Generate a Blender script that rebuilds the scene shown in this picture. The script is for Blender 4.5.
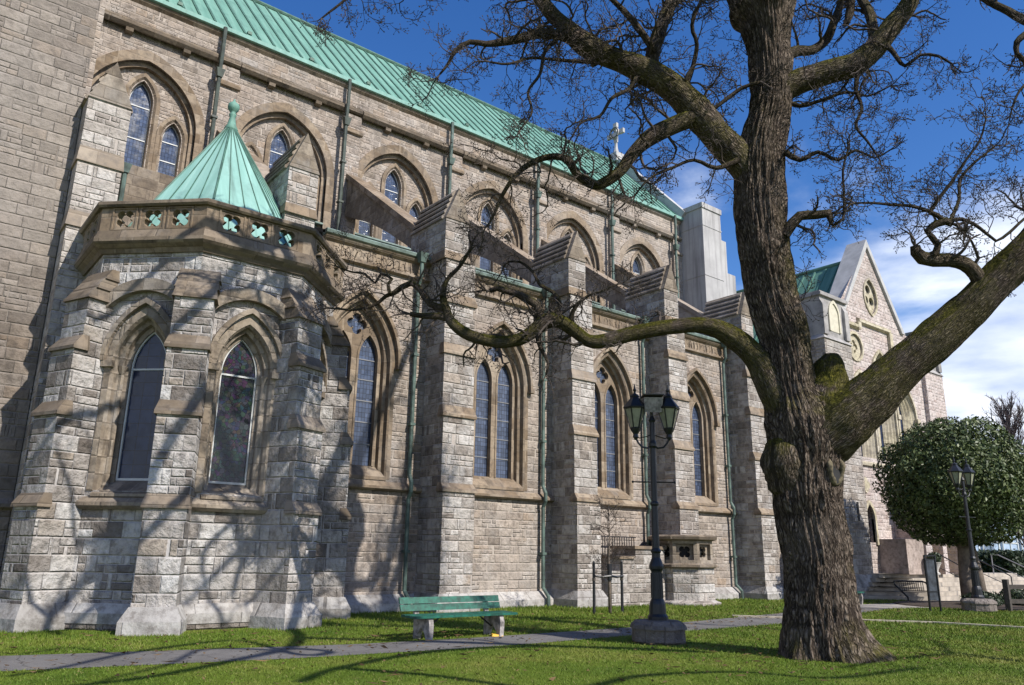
import bpy, bmesh, math, random
import numpy as np
from mathutils import Vector, Matrix, noise as mnoise
from mathutils.geometry import tessellate_polygon

# ---------------------------------------------------------------- clear
for o in list(bpy.data.objects): bpy.data.objects.remove(o)
SC = bpy.context.scene
COL = SC.collection
random.seed(7)
rnd = random.random
def ru(a, b): return a + (b - a) * rnd()

# ---------------------------------------------------------------- camera
CAM_F, CAM_YAW, CAM_PITCH, CAM_ROLL, CAM_H = 785.8, 0.894875, 0.26181, 0.016695, 1.6
_f = Vector((math.cos(CAM_YAW) * math.cos(CAM_PITCH), math.sin(CAM_YAW) * math.cos(CAM_PITCH), math.sin(CAM_PITCH)))
_r = Vector((math.sin(CAM_YAW), -math.cos(CAM_YAW), 0))
_u = _r.cross(_f)
CR = _r * math.cos(CAM_ROLL) + _u * math.sin(CAM_ROLL)
CU = -_r * math.sin(CAM_ROLL) + _u * math.cos(CAM_ROLL)
cd = bpy.data.cameras.new('camera'); cam = bpy.data.objects.new('camera', cd); COL.objects.link(cam)
cd.sensor_width = 36; cd.lens = CAM_F / 1024 * 36; cd.clip_end = 2000; cd.clip_start = 0.1
M = Matrix((( CR.x, CU.x, -_f.x, 0), (CR.y, CU.y, -_f.y, 0), (CR.z, CU.z, -_f.z, CAM_H), (0, 0, 0, 1)))
cam.matrix_world = M
SC.camera = cam
def dep(px, py, D):          # point of the traced tree at distance D along the lens axis
    return Vector((0, 0, CAM_H)) + (_f + CR * ((px - 512) / CAM_F) - CU * ((py - 342.5) / CAM_F)) * D

# ---------------------------------------------------------------- sky and sun
SUN_EL = math.radians(41)
SUN_H = Vector((0.215, -0.977, 0)).normalized()          # horizontal direction towards the sun
SUN_DIR = SUN_H * math.cos(SUN_EL) + Vector((0, 0, math.sin(SUN_EL)))
w = bpy.data.worlds.new('World'); SC.world = w; w.use_nodes = True
nt = w.node_tree; nt.nodes.clear()
def wn(t, **k):
    n = nt.nodes.new(t)
    for a, b in k.items(): setattr(n, a, b)
    return n
sky = wn('ShaderNodeTexSky', sky_type='NISHITA', sun_disc=False)
sky.sun_elevation = SUN_EL
sky.sun_rotation = math.atan2(SUN_DIR.x, SUN_DIR.y)
sky.air_density = 1.0; sky.dust_density = 0.15; sky.ozone_density = 2.2; sky.altitude = 100
hs = wn('ShaderNodeHueSaturation'); hs.inputs['Saturation'].default_value = 1.32; hs.inputs['Hue'].default_value = 0.512; hs.inputs['Value'].default_value = 1.1
nt.links.new(sky.outputs[0], hs.inputs['Color'])
tc = wn('ShaderNodeTexCoord')
sep = wn('ShaderNodeSeparateXYZ'); nt.links.new(tc.outputs['Generated'], sep.inputs[0])
def wm(op, a, b=None, c=None, clamp=False):
    n = wn('ShaderNodeMath', operation=op, use_clamp=clamp)
    for i, x in enumerate((a, b, c)):
        if x is None: continue
        if isinstance(x, (int, float)): n.inputs[i].default_value = x
        else: nt.links.new(x, n.inputs[i])
    return n.outputs[0]
# clouds lie on a high flat layer: direction divided by its height
zc = wm('MAXIMUM', wm('ADD', sep.outputs[2], 0.12), 0.03)
cu_ = wm('DIVIDE', sep.outputs[0], zc); cv_ = wm('DIVIDE', sep.outputs[1], zc)
cmb = wn('ShaderNodeCombineXYZ'); nt.links.new(cu_, cmb.inputs[0]); nt.links.new(cv_, cmb.inputs[1])
n1 = wn('ShaderNodeTexNoise'); n1.inputs['Scale'].default_value = 0.85; n1.inputs['Detail'].default_value = 9; n1.inputs['Roughness'].default_value = 0.55; n1.inputs['Distortion'].default_value = 0.3
mp = wn('ShaderNodeMapping'); mp.inputs['Location'].default_value = (3.1, 1.4, 0); nt.links.new(cmb.outputs[0], mp.inputs[0]); nt.links.new(mp.outputs[0], n1.inputs['Vector'])
# more cloud low down, only wisps high up
cover = wm('MULTIPLY_ADD', sep.outputs[2], -1.2, 0.48)
cl = wm('ADD', n1.outputs['Fac'], cover)
mr = wn('ShaderNodeMapRange', interpolation_type='SMOOTHSTEP'); nt.links.new(cl, mr.inputs[0]); mr.inputs[1].default_value = 0.49; mr.inputs[2].default_value = 0.70
n2 = wn('ShaderNodeTexNoise'); n2.inputs['Scale'].default_value = 2.2; n2.inputs['Detail'].default_value = 6
nt.links.new(mp.outputs[0], n2.inputs['Vector'])
cr = wn('ShaderNodeValToRGB'); nt.links.new(n2.outputs['Fac'], cr.inputs[0])
cr.color_ramp.elements[0].position = 0.32; cr.color_ramp.elements[0].color = (3.6, 4.4, 6.2, 1)
cr.color_ramp.elements[1].position = 0.66; cr.color_ramp.elements[1].color = (7.8, 8.2, 9.0, 1)
mx = wn('ShaderNodeMix', data_type='RGBA'); nt.links.new(mr.outputs[0], mx.inputs[0]); nt.links.new(hs.outputs[0], mx.inputs[6]); nt.links.new(cr.outputs[0], mx.inputs[7])
bg = wn('ShaderNodeBackground'); bg.inputs[1].default_value = 0.13
nt.links.new(mx.outputs[2], bg.inputs[0])
wo = wn('ShaderNodeOutputWorld'); nt.links.new(bg.outputs[0], wo.inputs[0])

sd = bpy.data.lights.new('sun', 'SUN'); sd.energy = 5.0; sd.angle = math.radians(0.45); sd.color = (1.0, 0.945, 0.86)
so = bpy.data.objects.new('sun', sd); COL.objects.link(so)
so.rotation_euler = SUN_DIR.to_track_quat('Z', 'Y').to_euler(); so.location = (10, -20, 40)

SC.view_settings.view_transform = 'Standard'; SC.view_settings.look = 'None'
SC.view_settings.exposure = 0.27; SC.view_settings.gamma = 1; SC.view_settings.use_curve_mapping = False
SC.render.engine = 'CYCLES'

# ================================================================ materials
class G:
    def __init__(s, name):
        s.mat = bpy.data.materials.new(name); s.mat.use_nodes = True
        s.t = s.mat.node_tree; s.t.nodes.clear()
        s.out = s.n('ShaderNodeOutputMaterial'); s.p = s.n('ShaderNodeBsdfPrincipled')
        s.t.links.new(s.p.outputs[0], s.out.inputs[0])
    def n(s, t, **k):
        n = s.t.nodes.new(t)
        for a, b in k.items(): setattr(n, a, b)
        return n
    def link(s, a, b):
        if isinstance(a, (int, float)): b.default_value = a
        elif isinstance(a, (tuple, list)): b.default_value = a if len(a) == len(b.default_value) else (*a, 1)
        else: s.t.links.new(a, b)
    def m(s, op, a, b=None, c=None, clamp=False):
        n = s.n('ShaderNodeMath', operation=op, use_clamp=clamp)
        for i, x in enumerate((a, b, c)):
            if x is not None: s.link(x, n.inputs[i])
        return n.outputs[0]
    def xyz(s, x=0., y=0., z=0.):
        n = s.n('ShaderNodeCombineXYZ')
        for i, v in enumerate((x, y, z)): s.link(v, n.inputs[i])
        return n.outputs[0]
    def uv(s):
        n = s.n('ShaderNodeUVMap'); q = s.n('ShaderNodeSeparateXYZ'); s.t.links.new(n.outputs[0], q.inputs[0])
        return q.outputs[0], q.outputs[1]
    def uvv(s): return s.n('ShaderNodeUVMap').outputs[0]
    def obj(s): return s.n('ShaderNodeNewGeometry').outputs['Position']
    def normal_z(s):
        q = s.n('ShaderNodeSeparateXYZ'); s.t.links.new(s.n('ShaderNodeNewGeometry').outputs['Normal'], q.inputs[0]); return q.outputs[2]
    def noise(s, vec, scale, detail=4, rough=0.55, dist=0., color=False):
        n = s.n('ShaderNodeTexNoise'); s.link(vec, n.inputs['Vector']); n.inputs['Scale'].default_value = scale
        n.inputs['Detail'].default_value = detail; n.inputs['Roughness'].default_value = rough; n.inputs['Distortion'].default_value = dist
        return n.outputs['Color' if color else 'Fac']
    def wnoise(s, vec=None, w=None, dim='2D', color=False):
        n = s.n('ShaderNodeTexWhiteNoise', noise_dimensions=dim)
        if dim == '1D': s.link(w, n.inputs['W'])
        else: s.link(vec, n.inputs['Vector'])
        return n.outputs['Color' if color else 'Value']
    def ramp(s, f, stops, interp='LINEAR'):
        n = s.n('ShaderNodeValToRGB'); s.link(f, n.inputs[0]); e = n.color_ramp.elements; n.color_ramp.interpolation = interp
        while len(e) < len(stops): e.new(0.5)
        for x, (p, c) in zip(e, stops): x.position = p; x.color = (*c, 1) if not isinstance(c, (int, float)) else (c, c, c, 1)
        return n.outputs[0]
    def rng(s, f, a, b, c=0., d=1., smooth=True):
        n = s.n('ShaderNodeMapRange', interpolation_type='SMOOTHSTEP' if smooth else 'LINEAR'); s.link(f, n.inputs[0])
        for i, v in enumerate((a, b, c, d)): s.link(v, n.inputs[1 + i])
        return n.outputs[0]
    def mix(s, f, a, b, mode='MIX'):
        n = s.n('ShaderNodeMix', data_type='RGBA', blend_type=mode); s.link(f, n.inputs[0]); s.link(a, n.inputs[6]); s.link(b, n.inputs[7])
        return n.outputs[2]
    def bump(s, h, strength, dist, prev=None):
        n = s.n('ShaderNodeBump'); s.link(h, n.inputs['Height']); n.inputs['Strength'].default_value = strength; n.inputs['Distance'].default_value = dist
        if prev is not None: s.link(prev, n.inputs['Normal'])
        return n.outputs[0]
    def done(s, color=None, rough=0.8, normal=None, metal=None, spec=None):
        if color is not None: s.link(color, s.p.inputs['Base Color'])
        s.link(rough, s.p.inputs['Roughness'])
        if normal is not None: s.link(normal, s.p.inputs['Normal'])
        if metal is not None: s.link(metal, s.p.inputs['Metallic'])
        if spec is not None: s.link(spec, s.p.inputs['Specular IOR Level'])
        return s.mat

def ashlar(name, h, wd, stops, mortar, split=0.45, bumpd=0.05, joint=0.012, rock=1.0, dark=0.5, darkcol=(0.05, 0.045, 0.04), pale=0.0, seed=0.0):
    g = G(name); u, v = g.uv(); pos = g.obj()
    vv = g.m('DIVIDE', g.m('ADD', v, seed), h); row = g.m('FLOOR', vv); fv = g.m('FRACT', vv)
    rr = g.wnoise(w=g.m('ADD', row, 0.37 + seed), dim='1D')
    n1 = g.n('ShaderNodeTexNoise', noise_dimensions='1D'); g.link(g.m('ADD', g.m('MULTIPLY', u, 0.75 / wd * 0.5), g.m('MULTIPLY', row, 17.3)), n1.inputs['W']); n1.inputs['Detail'].default_value = 1
    uu = g.m('ADD', g.m('ADD', g.m('DIVIDE', u, wd), g.m('MULTIPLY', rr, 7.3)), g.m('MULTIPLY', n1.outputs[0], 1.3))
    col = g.m('FLOOR', uu); fu = g.m('FRACT', uu)
    r = g.wnoise(g.xyz(g.m('ADD', col, 0.5), g.m('ADD', row, 0.5)))
    sp = g.m('LESS_THAN', r, split)
    half = g.m('MULTIPLY', fv, 2.0); sub = g.m('FLOOR', half)
    s_ = g.m('ADD', 0.36, g.m('MULTIPLY', sub, 0.27))
    du0 = g.m('MINIMUM', fu, g.m('SUBTRACT', 1.0, fu)); dus = g.m('ABSOLUTE', g.m('SUBTRACT', fu, s_))
    du = g.m('MULTIPLY', g.m('MINIMUM', du0, g.m('ADD', dus, g.m('SUBTRACT', 1.0, sp))), wd)
    dv0 = g.m('MINIMUM', fv, g.m('SUBTRACT', 1.0, fv)); dvs = g.m('ABSOLUTE', g.m('SUBTRACT', fv, 0.5))
    dv = g.m('MULTIPLY', g.m('MINIMUM', dv0, g.m('ADD', dvs, g.m('SUBTRACT', 1.0, sp))), h)
    ed = g.m('MINIMUM', du, dv)
    wob = g.noise(pos, 14, 3)
    ed = g.m('ADD', ed, g.m('MULTIPLY', g.m('SUBTRACT', wob, 0.5), 0.018 * min(1, rock)))
    right = g.m('MULTIPLY', g.m('GREATER_THAN', fu, s_), sp)
    idv = g.xyz(g.m('ADD', g.m('MULTIPLY', col, 2.0), right), g.m('ADD', g.m('MULTIPLY', row, 2.0), g.m('MULTIPLY', sub, sp)), seed)
    rid = g.wnoise(idv, dim='3D'); rid2 = g.wnoise(g.xyz(rid, 3.3, 1.1), dim='3D')
    c = g.ramp(rid, stops)
    mott = g.noise(pos, 5.5, 8, 0.68)
    c = g.mix(g.rng(mott, 0.40, 0.70, 0., 0.62), c, (0.075, 0.06, 0.05), 'MIX')
    if pale > 0:      # lime run-off and bleached faces
        pl = g.noise(pos, 0.9, 6, 0.65)
        c = g.mix(g.m('MULTIPLY', g.rng(pl, 0.46, 0.68), g.m('ADD', 0.25 * pale, g.m('MULTIPLY', rid2, pale * 0.75))), c, (0.60, 0.585, 0.57))
    st = g.noise(g.xyz(g.m('MULTIPLY', u, 1.0), g.m('MULTIPLY', v, 0.22), 0.), 1.1, 7, 0.62)
    c = g.mix(g.rng(st, 0.52, 0.78, 0., dark), c, darkcol)
    big = g.noise(pos, 0.45, 4, 0.6); c = g.mix(g.rng(big, 0.5, 0.75, 0, 0.42), c, (0.12, 0.095, 0.075)); big2 = g.noise(g.m('MULTIPLY', pos, 1.0) if False else pos, 0.21, 3, 0.5); c = g.mix(g.rng(big2, 0.52, 0.68, 0, 0.22), c, (0.55, 0.50, 0.45))
    mor = g.rng(ed, joint * 0.35, joint)
    c = g.mix(mor, mortar, c)
    pil = g.rng(ed, 0.0, 0.035)
    rk = g.noise(pos, 7.0, 7, 0.62); rk2 = g.noise(pos, 2.6, 4, 0.5)
    hgt = g.m('ADD', g.m('MULTIPLY', pil, 0.22), g.m('MULTIPLY', pil, g.m('ADD', g.m('MULTIPLY', g.m('SUBTRACT', g.m('ADD', rk, g.m('MULTIPLY', rk2, 0.7)), 0.72), 1.25 * rock), g.m('MULTIPLY', rid2, 0.3 * rock))))
    nb = g.bump(hgt, 1.0, bumpd)
    nb = g.bump(g.noise(pos, 60, 4, 0.7), 0.35, 0.006, nb)
    return g.done(c, 0.9, nb, spec=0.25)

MT = {}
NST = [(0, (0.245, 0.205, 0.17)), (0.35, (0.36, 0.298, 0.25)), (0.6, (0.335, 0.287, 0.248)), (0.8, (0.43, 0.367, 0.312)), (1, (0.345, 0.265, 0.20))]
MT['nave_stone'] = ashlar('beige coursed stone', 0.26, 0.50, NST, (0.42, 0.365, 0.315), 0.36, 0.036, 0.011, 1.25, 0.45, pale=0.36)
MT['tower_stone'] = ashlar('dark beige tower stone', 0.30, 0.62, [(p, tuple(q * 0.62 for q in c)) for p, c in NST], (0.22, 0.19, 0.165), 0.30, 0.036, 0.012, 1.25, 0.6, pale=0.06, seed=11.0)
MT['chapel_stone'] = ashlar('grey rock faced stone', 0.34, 0.66, [(0, (0.15, 0.13, 0.115)), (0.25, (0.28, 0.25, 0.225)), (0.5, (0.39, 0.36, 0.335)), (0.75, (0.53, 0.50, 0.475)), (0.88, (0.58, 0.565, 0.545)), (1, (0.30, 0.245, 0.19))], (0.45, 0.42, 0.40), 0.32, 0.07, 0.012, 1.3, 0.5, pale=0.75, seed=3.0)
MT['buttress_stone'] = ashlar('grey buttress stone', 0.30, 0.56, [(0, (0.215, 0.185, 0.16)), (0.3, (0.33, 0.29, 0.255)), (0.6, (0.42, 0.38, 0.34)), (0.9, (0.52, 0.485, 0.45)), (1, (0.34, 0.27, 0.21))], (0.42, 0.37, 0.33), 0.34, 0.055, 0.012, 1.15, 0.40, pale=0.7, seed=5.0)
MT['transept_stone'] = ashlar('pale pink transept stone', 0.32, 0.62, [(0, (0.44, 0.35, 0.32)), (0.4, (0.54, 0.46, 0.43)), (0.8, (0.60, 0.525, 0.49)), (1, (0.50, 0.41, 0.37))], (0.56, 0.49, 0.46), 0.5, 0.045, 0.012, 1.0, 0.25, pale=0.35, seed=9.0)
MT['dressed'] = ashlar('brown dressed sandstone', 0.36, 0.62, [(0, (0.185, 0.135, 0.088)), (0.5, (0.27, 0.205, 0.143)), (1, (0.35, 0.28, 0.205))], (0.22, 0.175, 0.135), 0.0, 0.014, 0.007, 0.5, 0.85, pale=0.14, seed=2.0)
MT['dressed_dark'] = ashlar('dark weathered sandstone', 0.4, 0.8, [(0, (0.12, 0.094, 0.068)), (0.5, (0.19, 0.148, 0.105)), (1, (0.25, 0.20, 0.15))], (0.10, 0.08, 0.06), 0.0, 0.016, 0.007, 0.6, 0.9, darkcol=(0.03, 0.027, 0.024), pale=0.16, seed=4.0)
MT['cap_stone'] = ashlar('weathered brown cap stone', 0.36, 0.7, [(0, (0.17, 0.135, 0.10)), (0.5, (0.25, 0.205, 0.155)), (1, (0.33, 0.275, 0.215))], (0.15, 0.12, 0.095), 0.0, 0.02, 0.008, 0.8, 0.8, pale=0.3, seed=7.0)
MT['cream'] = ashlar('cream dressed stone', 0.42, 0.7, [(0, (0.44, 0.39, 0.27)), (0.5, (0.52, 0.465, 0.33)), (1, (0.58, 0.52, 0.40))], (0.36, 0.31, 0.22), 0.0, 0.01, 0.007, 0.25, 0.3, seed=6.0)
MT['plinth'] = ashlar('pale granite plinth', 5.0, 1.15, [(0, (0.30, 0.285, 0.27)), (0.5, (0.38, 0.365, 0.35)), (1, (0.46, 0.445, 0.425))], (0.16, 0.145, 0.13), 0.0, 0.03, 0.012, 0.8, 0.75, pale=0.25, seed=1.0)
MT['porch'] = ashlar('smooth pink porch blocks', 0.42, 0.8, [(0, (0.37, 0.30, 0.265)), (1, (0.46, 0.385, 0.345))], (0.3, 0.25, 0.22), 0.0, 0.01, 0.009, 0.3, 0.3, seed=8.0)
MT['rubble'] = ashlar('rough plinth stone', 0.3, 0.5, [(0, (0.13, 0.11, 0.095)), (0.5, (0.21, 0.18, 0.16)), (1, (0.28, 0.25, 0.22))], (0.12, 0.10, 0.09), 0.2, 0.06, 0.012, 1.3, 0.6)

def simple(name, col, rough=0.6, var=0.25, scale=6, metal=None, bumps=0.0, bscale=30, spec=None):
    g = G(name); pos = g.obj(); n = g.noise(pos, scale, 6, 0.6)
    c = g.mix(g.rng(n, 0.3, 0.7), tuple(x * (1 - var) for x in col), tuple(min(1, x * (1 + var)) for x in col))
    nb = g.bump(g.noise(pos, bscale, 4), bumps, 0.01) if bumps else None
    return g.done(c, rough, nb, metal, spec)

def copper(name, a, b, c3):
    g = G(name); u, v = g.uv()
    st = g.noise(g.xyz(g.m('MULTIPLY', u, 5.0), g.m('MULTIPLY', v, 0.35), 0.), 1.0, 7, 0.6)
    c = g.ramp(st, [(0.25, a), (0.52, b), (0.75, c3)])
    pn = g.wnoise(w=g.m('FLOOR', g.m('DIVIDE', u, 0.55)), dim='1D')
    c = g.mix(g.m('MULTIPLY', pn, 0.3), c, tuple(x * 0.72 for x in b))
    d = g.noise(g.obj(), 1.1, 6, 0.65); c = g.mix(g.rng(d, 0.48, 0.72, 0, 0.5), c, tuple(x * .55 for x in b)); d2 = g.noise(g.xyz(g.m('MULTIPLY', u, 3.0), g.m('MULTIPLY', v, 0.2), 7.), 1.0, 5, 0.65); c = g.mix(g.rng(d2, 0.55, 0.75, 0, 0.55), c, (0.06, 0.085, 0.07))
    nb = g.bump(g.noise(g.obj(), 1.6, 3), 0.25, 0.05)
    return g.done(c, 0.62, nb, spec=0.3)
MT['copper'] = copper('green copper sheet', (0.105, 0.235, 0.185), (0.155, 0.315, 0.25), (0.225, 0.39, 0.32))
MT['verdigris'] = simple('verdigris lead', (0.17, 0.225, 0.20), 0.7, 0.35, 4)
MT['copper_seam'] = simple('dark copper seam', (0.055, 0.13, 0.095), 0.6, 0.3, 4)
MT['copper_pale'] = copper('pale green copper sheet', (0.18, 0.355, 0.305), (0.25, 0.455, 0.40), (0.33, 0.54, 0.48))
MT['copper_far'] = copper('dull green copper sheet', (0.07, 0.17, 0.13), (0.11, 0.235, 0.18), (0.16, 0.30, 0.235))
MT['pipe'] = simple('weathered copper pipe', (0.075, 0.115, 0.098), 0.65, 0.5, 3)
MT['pipe_dark'] = simple('dark copper pipe', (0.05, 0.065, 0.052), 0.6, 0.45, 3)
MT['concrete'] = simple('pale streaked concrete', (0.40, 0.39, 0.385), 0.85, 0.22, 1.2, bumps=0.2)
g = G('rain streaked concrete'); pos_ = g.obj(); u_, v_ = g.uv()
c_ = g.ramp(g.noise(pos_, 0.8, 6, 0.6), [(0.3, (0.34, 0.33, 0.325)), (0.7, (0.47, 0.46, 0.45))])
c_ = g.mix(g.rng(g.noise(g.xyz(g.m('MULTIPLY', u_, 4.0), g.m('MULTIPLY', v_, 0.16), 0.), 1.0, 6, 0.65), 0.45, 0.72, 0, 0.75), c_, (0.17, 0.16, 0.16))
MT['concrete'] = g.done(c_, 0.9, g.bump(g.noise(pos_, 12, 5), 0.3, 0.02))
MT['turret'] = simple('grey weathered ashlar', (0.30, 0.285, 0.275), 0.85, 0.35, 1.6, bumps=0.25)
MT['coping'] = simple('pale coping stone', (0.41, 0.405, 0.40), 0.8, 0.15, 2, bumps=0.15)
MT['white_metal'] = simple('pale painted bar', (0.55, 0.56, 0.55), 0.5, 0.1, 3)
MT['frame_grey'] = simple('grey window bar', (0.20, 0.20, 0.21), 0.5, 0.1, 3)
MT['iron'] = simple('black cast iron', (0.012, 0.013, 0.016), 0.42, 0.3, 8, bumps=0.15)
MT['wood_post'] = simple('weathered timber post', (0.06, 0.05, 0.042), 0.85, 0.3, 12, bumps=0.3)
g = G('worn asphalt path'); pos_ = g.obj()
c_ = g.ramp(g.noise(pos_, 1.1, 7, 0.65), [(0.3, (0.085, 0.078, 0.074)), (0.6, (0.15, 0.142, 0.136))])
c_ = g.mix(g.rng(g.noise(pos_, 60, 3, 0.7), 0.52, 0.68, 0, 0.6), c_, (0.26, 0.245, 0.23))
c_ = g.mix(g.rng(g.noise(pos_, 3.4, 6, 0.7), 0.56, 0.72, 0, 0.6), c_, (0.075, 0.06, 0.04))
vo_ = g.n('ShaderNodeTexVoronoi', feature='DISTANCE_TO_EDGE'); g.link(g.mix(0.25, pos_, g.noise(pos_, 2.0, 4, color=True)), vo_.inputs['Vector']); vo_.inputs['Scale'].default_value = 0.9
c_ = g.mix(g.rng(vo_.outputs['Distance'], 0.0, 0.012, 0.75, 0.0), c_, (0.03, 0.028, 0.025))
MT['asphalt'] = g.done(c_, 0.92, g.bump(g.noise(pos_, 90, 4), 0.6, 0.012))
MT['paving'] = simple('pale paving', (0.30, 0.275, 0.25), 0.9, 0.2, 2, bumps=0.3)
MT['kerb'] = simple('concrete lawn edging', (0.42, 0.37, 0.29), 0.9, 0.2, 5, bumps=0.3)
MT['step'] = simple('pale stone step', (0.37, 0.325, 0.27), 0.88, 0.25, 2.2, bumps=0.3)
MT['soil'] = simple('dark planting soil', (0.05, 0.035, 0.026), 0.95, 0.4, 6, bumps=0.8)
MT['bench_green'] = simple('green painted plank', (0.006, 0.085, 0.056), 0.55, 0.5, 9, bumps=0.3)
MT['bench_concrete'] = simple('concrete bench support', (0.27, 0.25, 0.235), 0.9, 0.55, 9, bumps=0.8)
MT['yellow'] = simple('yellow wrapper', (0.65, 0.38, 0.03), 0.6, 0.1)
MT['board'] = simple('blue grey notice sheet', (0.05, 0.06, 0.075), 0.8, 0.5, 5)
MT['door'] = simple('ochre timber door', (0.30, 0.22, 0.10), 0.7, 0.3, 3)
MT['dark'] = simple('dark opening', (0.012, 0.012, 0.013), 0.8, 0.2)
MT['louvre'] = simple('cream louvre panel', (0.55, 0.51, 0.40), 0.7, 0.1)
MT['slate'] = simple('dark slate roof', (0.09, 0.085, 0.09), 0.8, 0.3, 3)
MT['render_blue'] = simple('pale blue rendered wall', (0.50, 0.57, 0.66), 0.7, 0.08, 1)
MT['lantern_glass'] = simple('frosted lantern glass', (0.30, 0.30, 0.22), 0.25, 0.15, 8)
MT['urn'] = simple('pale stone urn', (0.5, 0.48, 0.45), 0.85, 0.15)

def glass_mat(name, base, lead, su, sv, colour=False, refl=0.5):
    g = G(name); u, v = g.uv(); pos = g.obj()
    fu = g.m('FRACT', g.m('DIVIDE', u, su)); fv = g.m('FRACT', g.m('DIVIDE', v, sv))
    du = g.m('MULTIPLY', g.m('MINIMUM', fu, g.m('SUBTRACT', 1., fu)), su); dv = g.m('MULTIPLY', g.m('MINIMUM', fv, g.m('SUBTRACT', 1., fv)), sv)
    ln = g.rng(g.m('MINIMUM', du, dv), 0.004, 0.010)
    cid = g.wnoise(g.xyz(g.m('FLOOR', g.m('DIVIDE', u, su)), g.m('FLOOR', g.m('DIVIDE', v, sv))))
    c = g.mix(cid, tuple(x * 0.62 for x in base), tuple(x * 1.25 for x in base))
    bl = g.noise(pos, 3.2, 4, 0.6); c = g.mix(g.rng(bl, 0.4, 0.7, 0, 0.55), c, tuple(x * 0.45 for x in base))
    if colour:
        vo = g.n('ShaderNodeTexVoronoi'); g.link(g.xyz(u, v, 0.), vo.inputs['Vector']); vo.inputs['Scale'].default_value = 11
        hsv = g.n('ShaderNodeHueSaturation'); g.link(vo.outputs['Color'], hsv.inputs['Color']); hsv.inputs['Saturation'].default_value = 0.8; hsv.inputs['Value'].default_value = 0.075
        c = g.mix(0.6, c, hsv.outputs[0])
        ve = g.n('ShaderNodeTexVoronoi', feature='DISTANCE_TO_EDGE'); g.link(g.xyz(u, v, 0.), ve.inputs['Vector']); ve.inputs['Scale'].default_value = 11
        ln = g.rng(ve.outputs['Distance'], 0.02, 0.06)
    c = g.mix(ln, lead, c)
    tilt = g.bump(g.m('ADD', g.m('MULTIPLY', cid, 0.5), g.noise(pos, 5, 2)), 0.28, 0.02)
    return g.done(c, g.rng(bl, 0.3, 0.7, 0.05, 0.22), tilt, spec=refl)
MT['glass'] = glass_mat('leaded window glass', (0.070, 0.092, 0.150), (0.020, 0.022, 0.028), 0.105, 0.14, refl=0.7)
MT['glass_pic'] = glass_mat('dark stained glass', (0.022, 0.030, 0.045), (0.010, 0.010, 0.012), 0.11, 0.12, colour=True, refl=0.5)
MT['glass_dark'] = glass_mat('dark reflective glass', (0.008, 0.022, 0.062), (0.008, 0.009, 0.012), 0.3, 0.3, refl=0.45)
MT['glass_blue'] = simple('pale blue glazing', (0.30, 0.40, 0.55), 0.15, 0.15, 1, spec=0.8)

def bark_mat(name, cols, moss=0.85, su=1.3, bd=0.05):
    g = G(name); u, v = g.uv(); pos = g.obj()
    wv = g.noise(g.xyz(g.m('MULTIPLY', u, 5.0), g.m('MULTIPLY', v, 2.6), 0.), 1.0, 4)
    uu = g.m('ADD', u, g.m('MULTIPLY', g.m('SUBTRACT', wv, 0.5), 0.10))
    vec = g.xyz(g.m('MULTIPLY', uu, 17.0 * su), g.m('MULTIPLY', v, 5.2 * su), 0.)
    vo = g.n('ShaderNodeTexVoronoi', feature='DISTANCE_TO_EDGE'); g.link(vec, vo.inputs['Vector']); vo.inputs['Scale'].default_value = 1.0
    ri = g.rng(vo.outputs['Distance'], 0.0, 0.26)
    fz = g.noise(g.xyz(g.m('MULTIPLY', uu, 15.0 * su), g.m('MULTIPLY', v, 3.0 * su), 3.), 1.0, 3, 0.5)
    fz = g.rng(g.m('ABSOLUTE', g.m('SUBTRACT', fz, 0.5)), 0.0, 0.085)
    ri = g.m('MULTIPLY', fz, g.m('ADD', 0.45, g.m('MULTIPLY', ri, 0.55)))
    fn = g.noise(g.xyz(g.m('MULTIPLY', uu, 30.0), g.m('MULTIPLY', v, 9.0), 0.), 1.0, 6, 0.65)
    h = g.m('ADD', g.m('MULTIPLY', ri, 0.8), g.m('MULTIPLY', fn, 0.5))
    c = g.ramp(g.m('MULTIPLY', h, 0.77), [(0.12, cols[0]), (0.5, cols[1]), (0.9, cols[2])])
    gr = g.noise(pos, 1.4, 5, 0.6); c = g.mix(g.rng(gr, 0.45, 0.72, 0, 0.35), c, tuple(x * 1.15 for x in cols[2]))
    mm = g.noise(pos, 2.1, 6, 0.7)
    up = g.rng(g.normal_z(), 0.05, 0.75)
    att = g.n('ShaderNodeAttribute', attribute_name='moss')
    mf = g.m('MULTIPLY', g.rng(mm, 0.36, 0.56), g.m('ADD', g.m('MULTIPLY', up, moss), att.outputs['Fac']), clamp=True)
    mc = g.ramp(g.noise(pos, 22, 5, 0.7), [(0.3, (0.030, 0.032, 0.006)), (0.55, (0.105, 0.10, 0.014)), (0.75, (0.22, 0.185, 0.028))])
    c = g.mix(mf, c, mc)
    nb = g.bump(h, 1.0, bd)
    nb = g.bump(g.noise(pos, 45, 4, 0.7), 0.5, 0.012, nb)
    return g.done(c, 0.93, nb, spec=0.15)
MT['bark'] = bark_mat('furrowed oak bark', ((0.014, 0.010, 0.008), (0.105, 0.080, 0.062), (0.225, 0.182, 0.148)))
MT['twig'] = simple('grey brown twig', (0.055, 0.042, 0.034), 0.9, 0.35, 5)
MT['bark_small'] = simple('smooth grey bark', (0.14, 0.11, 0.085), 0.9, 0.35, 6, bumps=0.5)
MT['far_twig'] = simple('purple grey twig', (0.115, 0.085, 0.082), 0.9, 0.25, 5)
MT['cut_wood'] = simple('mossy scar wood', (0.10, 0.082, 0.05), 0.95, 0.7, 16, bumps=1.0, bscale=22)

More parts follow.
